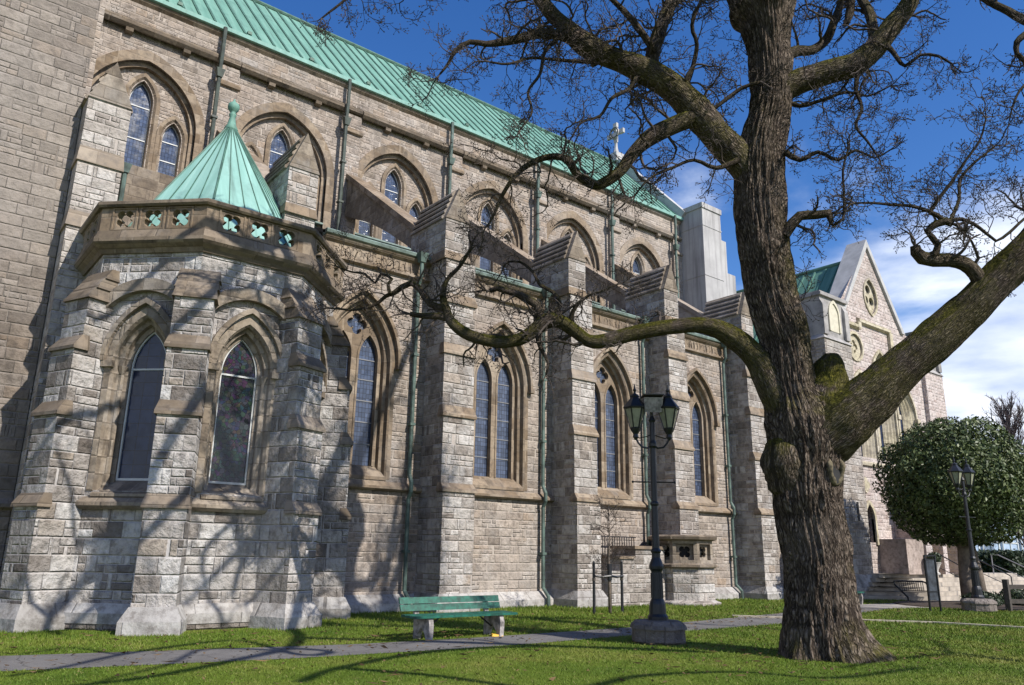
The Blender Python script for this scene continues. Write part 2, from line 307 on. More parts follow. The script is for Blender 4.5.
def leaf_mat(name, a, b, rough=0.32, spec=0.5):
    g = G(name); oi = g.n('ShaderNodeNewGeometry')
    c = g.mix(oi.outputs['Random Per Island'], a, b)
    c = g.mix(g.rng(g.noise(g.obj(), 1.6, 3), 0.35, 0.7, 0, 0.5), c, tuple(x * 0.65 for x in a))
    return g.done(c, rough, spec=spec)
MT['holly_leaf'] = leaf_mat('glossy holly leaf', (0.040, 0.066, 0.020), (0.135, 0.165, 0.055), 0.5, 0.35)
MT['hedge_leaf'] = leaf_mat('dark hedge leaf', (0.016, 0.032, 0.012), (0.040, 0.065, 0.022), 0.6)
MT['dead_leaf'] = leaf_mat('dead brown leaf', (0.07, 0.045, 0.025), (0.19, 0.125, 0.065), 0.9, 0.1)
def grass_mat(name, blade):
    g = G(name); pos = g.obj()
    n = g.noise(pos, 0.55, 5, 0.6); n2 = g.noise(pos, 3.1, 4, 0.6)
    c = g.ramp(n, [(0.3, (0.070, 0.120, 0.012)), (0.5, (0.125, 0.175, 0.020)), (0.7, (0.21, 0.215, 0.045))])
    c = g.mix(g.rng(n2, 0.5, 0.8, 0, 0.5), c, (0.175, 0.185, 0.040))
    c = g.mix(g.rng(g.noise(pos, 1.3, 6, 0.7), 0.60, 0.72, 0, 0.65), c, (0.14, 0.115, 0.05))
    if blade:
        r = g.n('ShaderNodeNewGeometry').outputs['Random Per Island']
        c = g.mix(g.rng(r, 0., 1., 0, 0.4, False), c, (0.06, 0.125, 0.014))
        c = g.mix(g.rng(r, 0.93, 0.98), c, (0.26, 0.23, 0.09))
        return g.done(c, 0.6, spec=0.2)
    c = g.mix(0.35, c, (0.04, 0.07, 0.01))
    return g.done(c, 0.95, g.bump(g.noise(pos, 35, 4), 0.8, 0.03), spec=0.1)
MT['lawn'] = grass_mat('mown lawn', False); MT['blade'] = grass_mat('grass blade', True)

# ================================================================ builders
WORG = {}      # world origin of every placed object
class MB:
    def __init__(s): s.v = []; s.f = []; s.groups = []
    def add(s, verts, faces):
        b = len(s.v); fb = len(s.f); s.v += [Vector(p) for p in verts]; s.f += [tuple(b + i for i in f) for f in faces]; s.groups.append((b, len(s.v), fb, len(s.f)))
    def hexa(s, p):          # 8 corners: bottom 4 then top 4 (ccw seen from above)
        s.add(p, [(3, 2, 1, 0), (4, 5, 6, 7), (0, 1, 5, 4), (1, 2, 6, 5), (2, 3, 7, 6), (3, 0, 4, 7)])
    def box(s, x0, x1, y0, y1, z0, z1): s.hexa([(x0, y0, z0), (x1, y0, z0), (x1, y1, z0), (x0, y1, z0), (x0, y0, z1), (x1, y0, z1), (x1, y1, z1), (x0, y1, z1)])
    def bar(s, a, b, wx, wy=None, up=(0, 0, 1)):
        a = Vector(a); b = Vector(b); d = (b - a).normalized(); up = Vector(up)
        if abs(d.dot(up)) > 0.98: up = Vector((1, 0, 0))
        x = d.cross(up).normalized() * wx / 2; y = x.cross(d).normalized() * (wy or wx) / 2
        s.hexa([a - x - y, a + x - y, a + x + y, a - x + y, b - x - y, b + x - y, b + x + y, b - x + y])
    def tube(s, pts, rad, n=8, cap=True):
        pts = [Vector(p) for p in pts]
        if isinstance(rad, (int, float)): rad = [rad] * len(pts)
        t0 = (pts[1] - pts[0]).normalized(); ref = Vector((0, 0, 1)) if abs(t0.z) < 0.9 else Vector((1, 0, 0))
        x = t0.cross(ref).normalized(); rings = []
        for i, p in enumerate(pts):
            t = (pts[min(i + 1, len(pts) - 1)] - pts[max(i - 1, 0)]).normalized()
            x = (x - t * x.dot(t)).normalized(); y = t.cross(x)
            rings.append([p + (x * math.cos(2 * math.pi * k / n) + y * math.sin(2 * math.pi * k / n)) * rad[i] for k in range(n)])
        vs = [q for r in rings for q in r]; fs = []
        for i in range(len(pts) - 1):
            for k in range(n): fs.append((i * n + k, i * n + (k + 1) % n, (i + 1) * n + (k + 1) % n, (i + 1) * n + k))
        if cap: fs.append(tuple(range(n - 1, -1, -1))); fs.append(tuple((len(pts) - 1) * n + k for k in range(n)))
        s.add(vs, fs)
    def lathe(s, c, prof, n=16, rot=0.0):        # prof: (radius, z)
        c = Vector(c); vs = []; fs = []
        for r, z in prof:
            for k in range(n):
                a = 2 * math.pi * k / n + rot; vs.append(c + Vector((r * math.cos(a), r * math.sin(a), z)))
        for i in range(len(prof) - 1):
            for k in range(n): fs.append((i * n + k, i * n + (k + 1) % n, (i + 1) * n + (k + 1) % n, (i + 1) * n + k))
        fs.append(tuple(range(n - 1, -1, -1))); fs.append(tuple((len(prof) - 1) * n + k for k in range(n)))
        s.add(vs, fs)
    def sphere(s, c, r, n=10, sz=1.0):
        s.lathe(c, [(max(1e-3, r * math.sin(math.pi * i / n)), -r * sz * math.cos(math.pi * i / n)) for i in range(n + 1)], n + 2)
    # ---- in a wall frame F: u along, z up, d outward
    def prism(s, F, poly, d0, d1):               # poly (u,z), simple; from depth d0 (back) to d1 (front)
        n = len(poly); vs = [F(u, d1, z) for u, z in poly] + [F(u, d0, z) for u, z in poly]
        tris = tessellate_polygon([[Vector((u, z, 0)) for u, z in poly]])
        fs = [tuple(t) for t in tris] + [tuple(n + i for i in reversed(t)) for t in tris]
        fs += [(i, (i + 1) % n, n + (i + 1) % n, n + i) for i in range(n)]
        s.add(vs, fs)
    def plate(s, F, outer, holes, d0, d1, back=False, rim=True):     # plate with openings: front at d1, reveals to d0
        loops = [outer] + holes; flat = [p for l in loops for p in l]
        vs = [F(u, d1, z) for u, z in flat]
        tris = tessellate_polygon([[Vector((u, z, 0)) for u, z in l] for l in loops])
        fs = [tuple(t) for t in tris]; N = len(flat)
        vs += [F(u, d0, z) for u, z in flat]
        o = 0
        for li, l in enumerate(loops):
            n = len(l)
            if li > 0 or rim:
                fs += [(o + i, o + (i + 1) % n, N + o + (i + 1) % n, N + o + i) for i in range(n)]
            o += n
        if back: fs += [tuple(N + i for i in reversed(t)) for t in tris]
        s.add(vs, fs)
    def ring(s, F, a, b, da, db, closed=False):   # strip from outline a at depth da to outline b at depth db
        n = len(a); vs = [F(u, da, z) for u, z in a] + [F(u, db, z) for u, z in b]
        k = n if closed else n - 1
        s.add(vs, [(i, (i + 1) % n, n + (i + 1) % n, n + i) for i in range(k)])
    def band(s, F, a, b, d0, d1, closed=False):   # solid moulding between outlines a (outer) and b (inner)
        n = len(a); vs = [F(u, d1, z) for u, z in a] + [F(u, d1, z) for u, z in b] + [F(u, d0, z) for u, z in a] + [F(u, d0, z) for u, z in b]
        fs = []; k = n if closed else n - 1
        for i in range(k):
            j = (i + 1) % n
            fs += [(i, j, n + j, n + i), (2 * n + i, 2 * n + j, j, i), (n + i, n + j, 3 * n + j, 3 * n + i)]
        if not closed: fs += [(0, n, 3 * n, 2 * n), (n - 1, 2 * n - 1, 4 * n - 1, 3 * n - 1)]
        s.add(vs, fs)
    def fbox(s, F, u0, u1, d0, d1, z0, z1):
        s.hexa([F(u0, d0, z0), F(u1, d0, z0), F(u1, d1, z0), F(u0, d1, z0), F(u0, d0, z1), F(u1, d0, z1), F(u1, d1, z1), F(u0, d1, z1)])
    def profile(s, F, u0, u1, prof):              # moulding: closed profile (d,z) swept along u
        n = len(prof); vs = [F(u0, d, z) for d, z in prof] + [F(u1, d, z) for d, z in prof]
        s.add(vs, [(i, (i + 1) % n, n + (i + 1) % n, n + i) for i in range(n)] + [tuple(range(n - 1, -1, -1)), tuple(range(n, 2 * n))])
    def build(s, name, mat, parent=None, smooth=False, origin=None, uvs=None, fixn=True, split=None):
        me = bpy.data.meshes.new(name)
        co = np.array([tuple(v) for v in s.v], dtype=np.float64)
        if origin is None:
            lo = co.min(0); hi = co.max(0); origin = Vector(((lo[0] + hi[0]) / 2, (lo[1] + hi[1]) / 2, lo[2]))
        origin = Vector(origin)
        me.from_pydata([tuple(v - origin) for v in s.v], [], s.f)
        if fixn:
            bm = bmesh.new(); bm.from_mesh(me); bmesh.ops.recalc_face_normals(bm, faces=bm.faces); bm.to_mesh(me); bm.free()
        uv = me.uv_layers.new(name='UVMap')
        arr = np.zeros((len(me.loops), 2)); 
        if uvs is None:
            for p in me.polygons:
                n = p.normal
                if abs(n.z) > 0.93:
                    for li in p.loop_indices:
                        c = me.vertices[me.loops[li].vertex_index].co + origin; arr[li] = (c.x, c.y)
                else:
                    t = Vector((-n.y, n.x, 0)).normalized(); k = n.cross(t)
                    if k.z < 0: k = -k
                    for li in p.loop_indices:
                        c = me.vertices[me.loops[li].vertex_index].co + origin
                        arr[li] = (c.dot(t), c.z if abs(n.z) < 0.3 else c.dot(k))
        else:
            vi = np.zeros(len(me.loops), dtype=np.int32); me.loops.foreach_get('vertex_index', vi); arr = np.array(uvs)[vi]
        uv.data.foreach_set('uv', arr.ravel())
        if smooth: me.polygons.foreach_set('use_smooth', [True] * len(me.polygons))
        me.materials.append(MT[mat] if isinstance(mat, str) else mat)
        o = bpy.data.objects.new(name, me); COL.objects.link(o)
        WORG[o.name] = origin
        if parent is not None:
            o.parent = parent; o.location = origin - WORG[parent.name]
        else: o.location = origin
        return o

def split_parts(mb, name, mat, parent, per=1):
    i = 0
    for j in range(0, len(mb.groups), per):
        m2 = MB(); g = mb.groups[j:j + per]
        for v0, v1, f0, f1 in g: m2.add(mb.v[v0:v1], [tuple(q - v0 for q in f) for f in mb.f[f0:f1]])
        m2.build(name, mat, parent)
def empty(name, loc=(0, 0, 0)):
    o = bpy.data.objects.new(name, None); COL.objects.link(o); o.location = loc; WORG[o.name] = Vector(loc); o.empty_display_size = 0.3; return o
def tag(o, label, cat=None, group=None, kind=None):
    if label: o['label'] = label
    if cat: o['category'] = cat
    if group: o['group'] = group
    if kind: o['kind'] = kind
    return o
def copy_tree(o, parent=None):
    c = o.copy(); COL.objects.link(c); WORG[c.name] = WORG.get(o.name, Vector((0, 0, 0)))
    if parent is not None: c.parent = parent
    for ch in list(o.children): copy_tree(ch, c)
    return c
def frame(origin, ang):      # wall frame: ang = heading of u in degrees; outward = right-hand side of u
    o = Vector(origin); a = math.radians(ang); U = Vector((math.cos(a), math.sin(a), 0)); Nn = Vector((math.sin(a), -math.cos(a), 0))
    return lambda u, d, z: o + U * u + Nn * d + Vector((0, 0, z))

def pointed(c, half, z0, zs, rise, n=9, legs=True):
    R = (half * half + rise * rise) / (2 * half); a1 = math.asin(min(1, rise / R)) if rise <= R else math.pi - math.asin(min(1, rise / R))
    if rise > R: pass
    L = []; 
    for i in range(n + 1):
        t = a1 * i / n; L.append((c - half + R - R * math.cos(t), zs + R * math.sin(t)))
    L[-1] = (c, zs + rise)
    Rr = [(2 * c - u, z) for u, z in reversed(L[:-1])]
    pts = L + Rr
    return [(c - half, z0)] + pts + [(c + half, z0)] if legs else pts
def offset_arch(c, half, z0, zs, rise, e, n=9, legs=True): return pointed(c, half + e, z0, zs, rise + e * 1.18, n, legs)
def quatrefoil(c, z, r, off, n=7):
    P = []
    for q in range(4):
        a0 = math.pi / 2 * q
        cx, cz = c + off * math.cos(a0), z + off * math.sin(a0)
        for i in range(n):
            a = a0 - math.radians(115) + math.radians(230) * i / (n - 1); P.append((cx + r * math.cos(a), cz + r * math.sin(a)))
    return P
def quatrefoil_x(c, z, r, off, n=7):
    P = []
    for q in range(4):
        a0 = math.pi / 2 * q + math.pi / 4
        cx, cz = c + off * math.cos(a0), z + off * math.sin(a0)
        for i in range(n):
            a = a0 - math.radians(118) + math.radians(236) * i / (n - 1); P.append((cx + r * math.cos(a), cz + r * math.sin(a)))
    return P
def circle(c, z, r, n=24): return [(c + r * math.cos(2 * math.pi * i / n), z + r * math.sin(2 * math.pi * i / n)) for i in range(n)]
def rect(u0, u1, z0, z1): return [(u0, z0), (u1, z0), (u1, z1), (u0, z1)]

# ================================================================ ground
def gz(x, y): return 0.0
S = []
mb = MB(); mb.add([(-300, -300, 0), (700, -300, 0), (700, 600, 0), (-300, 600, 0)], [(0, 1, 2, 3)])
tag(mb.build('lawn', 'lawn'), None, kind='structure')
NEAR = [(-6, 14.4), (1.76, 12.75), (3.51, 12.38), (5.44, 12.0), (6.54, 11.89), (8.1, 11.75), (10.0, 11.68), (12.46, 11.8), (14.61, 11.87), (18.36, 11.9), (24, 12.9), (27.5, 13.6)]
FAR = [(-6, 16.2), (1.97, 14.45), (3.98, 13.95), (5.92, 13.5), (7.26, 13.2), (9.54, 13.05), (11.94, 13.05), (14.1, 13.1), (17.13, 13.5), (21.57, 14.1), (25, 15.0), (27.5, 15.4)]
def strip(name, A, B, z, mat):
    mb = MB(); vs = [(x, y, z) for x, y in A] + [(x, y, z) for x, y in B]; n = len(A)
    mb.add(vs, [(i, i + 1, n + i + 1, n + i) for i in range(n - 1)]); return tag(mb.build(name, mat), None, kind='structure')
strip('path', NEAR, FAR, 0.004, 'asphalt')
mb = MB(); mb.add([(p[0], p[1], 0.008) for p in [(27.4, 13.55), (31.2, 12.6), (36, 11.0), (60, 2), (60, 16), (44, 16.5), (33.6, 15.0), (27.4, 15.4)]], [tuple(range(8))])
tag(mb.build('forecourt_paving', 'paving'), None, kind='structure')
mb = MB(); mb.bar((19.2, 14.0, 0.02), (22.3, 10.0, 0.02), 0.16, 0.05); mb.bar((22.3, 10.0, 0.02), (23.8, 4.5, 0.02), 0.16, 0.05)
tag(mb.build('lawn_edging', 'kerb'), None, kind='structure')
mb = MB(); mb.add([(x, y, 0.012) for x, y in [(30.8, 16.6), (37, 15.6), (37.5, 15.05), (33, 15.2), (30, 15.6)]], [(0, 1, 2, 3, 4)])
tag(mb.build('planting_bed', 'soil'), None, kind='structure')
mb = MB(); mb.lathe((32.0, 12.9, 0), [(2.6, 0.0), (2.5, 0.05), (1.2, 0.12), (0.01, 0.14)], 24)
tag(mb.build('tree_bed', 'soil'), None, kind='structure')

# ================================================================ cathedral
CA = empty('cathedral', (17, 22, 0))
tag(CA, 'long stone gothic church with green copper roofs, octagonal side chapel and flying buttresses', 'church')
FN = frame((0, 26.4, 0), 0); FA = frame((0, 19.8, 0), 0)
P = lambda mb, name, mat, parent=CA, **k: mb.build(name, mat, parent, **k)

# ---- nave wall with six shallow arched recesses
NC = [4.95, 9.95, 14.9, 19.88, 24.9, 29.95]; NS = [2.15 + 5.03 * k for k in range(7)]
arch_in = lambda c: pointed(c, 1.80, 13.0, 15.55, 2.18, 12)
arch_out = lambda c: pointed(c, 2.11, 13.0, 15.55, 2.56, 12)
mb = MB(); mb.plate(FN, rect(2.2, 33.0, 12.6, 19.0), [arch_in(c) for c in NC], -0.32, 0, rim=False)
nave = P(mb, 'nave_wall', 'nave_stone')
lights = lambda c: [(c, 0.36, 13.8, 16.35, 0.78), (c - 1.14, 0.29, 13.8, 15.3, 0.62), (c + 1.14, 0.29, 13.8, 15.3, 0.62)]
mb = MB()
for c in NC: mb.plate(FN, rect(c - 2.0, c + 2.0, 12.8, 18.0), [pointed(a, h + .02, z0, zs, r + .02, 7) for a, h, z0, zs, r in lights(c)], -0.75, -0.30, rim=False)
P(mb, 'recessed_wall', 'nave_stone')
for c in NC:
    mb = MB(); mb.band(FN, arch_out(c), arch_in(c), -0.1, 0.07)
    a1 = offset_arch(c, 1.80, 13.0, 15.55, 2.18, -0.0, 12); a2 = offset_arch(c, 1.80, 13.0, 15.55, 2.18, -0.14, 12)
    mb.band(FN, a1, a2, -0.31, -0.12)
    P(mb, 'hood_arch', 'dressed')
    for a, h, z0, zs, r in lights(c):
        mb = MB(); o = offset_arch(a, h, z0 - 0.0, zs, r, 0.24, 9); i = pointed(a, h, z0, zs, r, 9); m_ = offset_arch(a, h, z0, zs, r, 0.12, 9)
        mb.band(FN, o, m_, -0.31, -0.22); mb.ring(FN, m_, i, -0.22, -0.36); mb.ring(FN, i, i, -0.36, -0.56)
        wdo = P(mb, 'lancet_window', 'dressed')
        mb = MB(); mb.prism(FN, pointed(a, h + 0.015, z0, zs, r + 0.015, 9), -0.56, -0.52); P(mb, 'glass', 'glass', wdo)
        mb = MB()
        mb.band(FN, pointed(a, h, z0, zs, r, 9), offset_arch(a, h, z0 + .0, zs, r, -0.03, 9), -0.52, -0.49)
        for q in range(1, 3): mb.fbox(FN, a - h + .03, a + h - .03, -0.52, -0.495, z0 + q * (zs - z0) / 2.1 - .018, z0 + q * (zs - z0) / 2.1 + .018)
        P(mb, 'glazing_bar', 'white_metal', wdo)
mb = MB()
for k in range(7):
    mb.fbox(FN, NS[k] + 0.12, NS[k] + 0.80, 0.003, 0.16, 12.6, 18.62)
split_parts(mb, 'pilaster_strip', 'nave_stone', CA)
mb = MB()
for k in range(7): mb.profile(FN, NS[k] + 0.06, NS[k] + 0.86, [(0.165, 17.75), (0.26, 17.79), (0.26, 17.9), (0.165, 18.02)])
split_parts(mb, 'offset_stone', 'dressed', CA)
mb = MB(); mb.fbox(FN, 2.2, 33.0, 0.003, 0.165, 18.80, 19.78); P(mb, 'nave_parapet', 'nave_stone')
mb = MB()
for k in range(6):
    mb.profile(FN, NS[k] + 0.80, NS[k + 1] + 0.12, [(0.17, 18.98), (0.31, 18.86), (0.31, 18.72), (0.20, 18.60), (0.17, 18.60)])
    for q in range(2):
        u = NS[k] + 1.9 + q * 1.9; mb.profile(FN, u, u + 0.24, [(0.004, 18.45), (0.20, 18.5), (0.22, 18.63), (0.004, 18.64)])
for k in range(7): mb.profile(FN, NS[k] + 0.13, NS[k] + 0.79, [(0.17, 18.98), (0.25, 18.88), (0.25, 18.76), (0.17, 18.70)])
P(mb, 'string_course', 'dressed_dark')
mb = MB(); mb.profile(FN, 2.2, 33.05, [(0.165, 19.66), (0.27, 19.76), (0.27, 19.86), (0.0, 19.86), (0.0, 19.66)]); P(mb, 'eaves_moulding', 'dressed')
mb = MB(); mb.profile(FN, 2.2, 33.1, [(0.16, 19.865), (0.40, 19.885), (0.42, 20.03), (0.36, 20.04), (0.16, 20.04)]); P(mb, 'gutter', 'copper_pale')
mb = MB(); mb.profile(FN, 2.7, 33.0, [(0.0, 13.36), (-.3, 13.8), (-.35, 13.8), (-.35, 13.3), (0.0, 13.3)])
for c in NC: mb.profile(FN, c - 1.8, c + 1.8, [(-0.25, 13.66), (0.08, 13.62), (0.08, 13.68), (-0.25, 13.79)])
P(mb, 'sill_flashing', 'verdigris')

# ---- nave roof
E0 = Vector((0, 26.05, 20.03)); R0 = Vector((0, 31.1, 25.45)); E1 = Vector((0, 36.1, 20.03))
mb = MB(); mb.hexa([(-8, 26.05, 19.9), (33, 26.05, 19.9), (33, 31.1, 25.32), (-8, 31.1, 25.32), (-8, 26.05, 20.03), (33, 26.05, 20.03), (33, 31.1, 25.45), (-8, 31.1, 25.45)])
mb.hexa([(-8, 31.1, 25.32), (33, 31.1, 25.32), (33, 36.1, 19.9), (-8, 36.1, 19.9), (-8, 31.1, 25.45), (33, 31.1, 25.45), (33, 36.1, 20.03), (-8, 36.1, 20.03)])
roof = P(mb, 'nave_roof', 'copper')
mb = MB(); x = -7.7
while x < 32.8:
    mb.bar((x, 26.12, 20.13), (x, 31.05, 25.42), 0.05, 0.09, up=(1, 0, 0)); x += 0.56
mb.tube([(-8, 31.1, 25.5), (33, 31.1, 25.5)], 0.11, 8)
P(mb, 'standing_seam', 'copper_seam', roof)
mb = MB()
for k in range(7):
    for q in (0.9, 3.4): mb.box(NS[k] + q, NS[k] + q + 0.16, 26.2, 26.42, 20.26, 20.38)
split_parts(mb, 'snow_guard', 'copper_seam', roof)
mb = MB(); mb.add([(32.9, 26.4, 19.5), (32.9, 35.9, 19.5), (32.9, 31.1, 25.3), (33.1, 26.4, 19.5), (33.1, 35.9, 19.5), (33.1, 31.1, 25.3)], [(0, 1, 2), (3, 5, 4), (0, 2, 5, 3), (1, 4, 5, 2)])
mb.box(2.2, 33.1, 35.6, 35.9, 0, 19.9); mb.box(32.9, 33.1, 26.6, 35.6, 0, 19.49)
P(mb, 'nave_end_wall', 'nave_stone')
mb = MB()
for ya, yb in ((25.95, 31.1), (36.2, 31.1)): mb.bar((33.15, ya, 20.12), (33.15, yb, 25.72), 0.5, 0.42, up=(1, 0, 0))
mb.box(32.8, 33.5, 30.75, 31.45, 25.5, 26.1)
cop = P(mb, 'gable_coping', 'coping')
mb = MB(); mb.lathe((33.15, 31.1, 26.1), [(0.24, 0), (0.15, 0.25), (0.10, 0.5), (0.09, 1.0)], 8)
mb.box(33.07, 33.23, 30.98, 31.22, 26.95, 28.15); mb.box(33.075, 33.225, 30.55, 31.65, 27.42, 27.66)
for yy, zz in ((30.55, 27.54), (31.65, 27.54), (31.1, 28.15)): mb.box(33.06, 33.24, yy - .15, yy + .15, zz - .15, zz + .15)
FX = frame((33.07, 31.1, 0), 90); mb.band(FX, circle(0, 27.54, 0.40), circle(0, 27.54, 0.30), -0.12, -0.02, closed=True)
P(mb, 'cross', 'coping', cop)

# ---- concrete pier beyond the nave end
mb = MB(); mb.box(33.12, 34.75, 24.72, 28.5, 0, 20.25); mb.box(34.75, 35.2, 24.75, 28.4, 0, 18.75); mb.box(35.2, 35.95, 24.78, 28.4, 0, 16.9)
mb.box(33.06, 34.81, 24.66, 28.55, 20.25, 20.55)
mb.box(33.095, 34.775, 24.695, 28.5, 19.2, 19.27); mb.box(33.095, 34.775, 24.695, 28.5, 16.3, 16.36)
P(mb, 'crossing_pier', 'concrete')

# ---- aisle wall
AC = [10.3, 15.42, 20.46, 25.46, 30.5]; AP = [12.05, 17.16, 22.2, 27.26]
def a_out(c, e=0.0): return pointed(c, 1.06 + e, 3.56, 6.95, 1.84 + 1.18 * e, 11)
mb = MB(); mb.plate(FA, rect(8.7, 32.2, 0.0, 9.76), [a_out(c) for c in AC], -0.2, 0, rim=False); P(mb, 'aisle_wall', 'nave_stone')
for c in AC:
    mb = MB()
    mb.band(FA, a_out(c, 0.12), a_out(c, -0.003), -0.06, 0.012)                       # flush dressed margin
    mb.ring(FA, a_out(c), a_out(c, -0.05), 0.012, -0.02); mb.ring(FA, a_out(c, -0.05), a_out(c, -0.07), -0.02, -0.16)
    mb.ring(FA, a_out(c, -0.07), a_out(c, -0.16), -0.16, -0.20); mb.ring(FA, a_out(c, -0.16), a_out(c, -0.17), -0.20, -0.30); mb.ring(FA, a_out(c, -0.17), a_out(c, -0.2), -0.30, -0.42)
    wdo = P(mb, 'pointed_window', 'dressed')
    mb = MB(); L = [pointed(c + s * 0.435, 0.31, 3.93, 7.05, 0.70, 9) for s in (-1, 1)]
    mb.plate(FA, pointed(c, 0.865, 3.56, 6.95, 1.62, 11), L + [quatrefoil(c, 8.03, 0.155, 0.17)], -0.50, -0.32, rim=False)
    L2 = [pointed(c + s * 0.435, 0.37, 3.93, 7.05, 0.78, 9) for s in (-1, 1)]
    for l2, l1 in zip(L2, L): mb.band(FA, l2, l1, -0.33, -0.295)
    P(mb, 'tracery', 'dressed', wdo)
    mb = MB(); mb.prism(FA, pointed(c, 0.87, 3.7, 6.95, 1.60, 9), -0.49, -0.455); P(mb, 'glass', 'glass', wdo)
    mb = MB()
    for s in (-1, 1):
        for z in (4.55, 5.18, 5.8, 6.42, 7.02): mb.fbox(FA, c + s * .435 - .31, c + s * .435 + .31, -0.455, -0.435, z - .014, z + .014)
    split_parts(mb, 'saddle_bar', 'frame_grey', wdo)
    mb = MB(); mb.profile(FA, c - 1.06, c + 1.06, [(-0.34, 3.93), (0.03, 3.62), (0.03, 3.53), (-0.34, 3.53)]); P(mb, 'sill', 'dressed', wdo)
    mb = MB(); ho = offset_arch(c, 1.06, 6.9, 6.95, 1.84, 0.22, 11); hi = offset_arch(c, 1.06, 6.9, 6.95, 1.84, 0.125, 11)
    mb.band(FA, ho, hi, 0.013, 0.15)
    for s in (-1, 1): mb.fbox(FA, c + s * 1.24 - .08, c + s * 1.24 + .08, 0.013, 0.18, 6.76, 6.90)
    P(mb, 'hood_mould', 'dressed', wdo)
BX = [(12.5, 13.6), (17.66, 18.7), (22.7, 23.75), (27.68, 28.72)]
gaps = [(8.9, 12.5), (13.6, 17.66), (18.7, 22.7), (23.75, 27.68), (28.72, 32.2)]
mb = MB()
for a, b in gaps: mb.profile(FA, a, b, [(0.004, 3.50), (0.17, 3.36), (0.17, 3.29), (0.10, 3.24), (0.004, 3.24)])
split_parts(mb, 'string_course', 'dressed', CA)
mb = MB()
for a, b in gaps: mb.profile(FA, a, b, [(0.004, 0.0), (0.34, 0.0), (0.34, 0.22), (0.05, 0.45), (0.004, 0.45)])
split_parts(mb, 'plinth', 'plinth', CA)
mb = MB(); mb.fbox(FA, 8.9, 32.2, -0.10, 0.03, 9.765, 10.33)
for a, b in [(8.9, 32.2)]:
    mb.profile(FA, a, b, [(0.03, 9.84), (0.13, 9.80), (0.13, 9.73), (0.004, 9.68), (0.004, 9.762), (0.03, 9.762)])
    mb.profile(FA, a, b, [(0.032, 10.20), (0.12, 10.26), (0.17, 10.33), (0.032, 10.33)])
fr = P(mb, 'carved_frieze', 'dressed')
mb = MB(); random.seed(3)
x = 9.0
while x < 32.0:      # running leaf scrolls in relief
    ww = ru(0.13, 0.24)
    k = rnd(); pts = []
    a0 = ru(0, 6.3); sgn = random.choice((-1, 1))
    for q in range(8):
        a = a0 + sgn * q * 0.62; rr = 0.04 + 0.016 * q
        pts.append(FA(x + ww / 2 + rr * math.cos(a) * 0.9, 0.034, 10.03 + rr * math.sin(a) * 1.35))
    mb.tube(pts, [0.010 + 0.003 * (q % 3) for q in range(8)], 5)
    if k < 0.7: mb.tube([FA(x, 0.045, 9.87), FA(x + ru(-.03, .03), 0.06, 10.0), FA(x + ru(-.05, .05), 0.045, 10.18)], [0.02, 0.026, 0.012], 5)
    x += ww
P(mb, 'leaf_carving', 'dressed', fr)
mb = MB(); mb.profile(FA, 8.9, 32.2, [(-0.1, 10.335), (0.18, 10.40), (0.21, 10.48), (0.17, 10.52), (-0.1, 10.52)]); P(mb, 'gutter', 'verdigris')
mb = MB(); mb.hexa([(8.9, 19.75, 10.40), (32.2, 19.75, 10.40), (32.2, 26.38, 13.1), (8.9, 26.38, 13.1), (8.9, 19.75, 10.5), (32.2, 19.75, 10.5), (32.2, 26.38, 13.25), (8.9, 26.38, 13.25)])
mb.hexa([(2.7, 21.0, 9.0), (8.9, 21.0, 9.0), (8.9, 25.69, 10.2), (2.7, 25.69, 10.2), (2.7, 21.0, 9.1), (8.9, 21.0, 9.1), (8.9, 25.69, 10.35), (2.7, 25.69, 10.35)])
P(mb, 'aisle_roof', 'slate')

# ---- buttresses
def frustum(mb, F, u0, u1, d0, d1, z0, u0b, u1b, d1b, z1):
    mb.hexa([F(u0, d0, z0), F(u1, d0, z0), F(u1, d1, z0), F(u0, d1, z0), F(u0b, d0, z1), F(u1b, d0, z1), F(u1b, d1b, z1), F(u0b, d1b, z1)])
def staged(F, u0, u1, dback, stages, mat, offmat, name='buttress', plinth=True, sides=0.0, top=None):
    """stages: list of (z0, z1, depth); a sloped stone bridges each step"""
    mb = MB(); ob = MB(); n = len(stages)
    for i, (z0, z1, d) in enumerate(stages):
        mb.fbox(F, u0 + sides * i, u1 - sides * i, dback, d, z0, z1)
        if i < n - 1: mb.fbox(F, u0, u1, dback, stages[i + 1][2] - .003, z1 + .0005, stages[i + 1][0] - .0005)
        if i < n - 1:
            zz0, zz1, dd = stages[i + 1]
            zl = z1 + 0.0; e = 0.055
            db_ = max(dback, dd - .16)
            frustum(ob, F, u0 + sides * i - e, u1 - sides * i + e, db_, d + e, zl, u0 + sides * i - e, u1 - sides * i + e, d + e, zl + 0.07)
            frustum(ob, F, u0 + sides * i - e, u1 - sides * i + e, db_, d + e, zl + 0.07, u0 + sides * (i + 1) - 0.004, u1 - sides * (i + 1) + 0.004, dd + 0.004, zz0)
    b = P(mb, name, mat); split_parts(ob, 'offset_stone', offmat, b, 2)
    if plinth:
        pb = MB(); d = stages[0][2]; e = 0.17
        frustum(pb, F, u0 - e, u1 + e, dback, d + e, 0.0, u0 - e, u1 + e, d + e, 0.24)
        frustum(pb, F, u0 - e, u1 + e, dback, d + e, 0.24, u0 - .03, u1 + .03, d + .03, 0.5)
        P(pb, 'plinth', 'plinth', b)
    return b
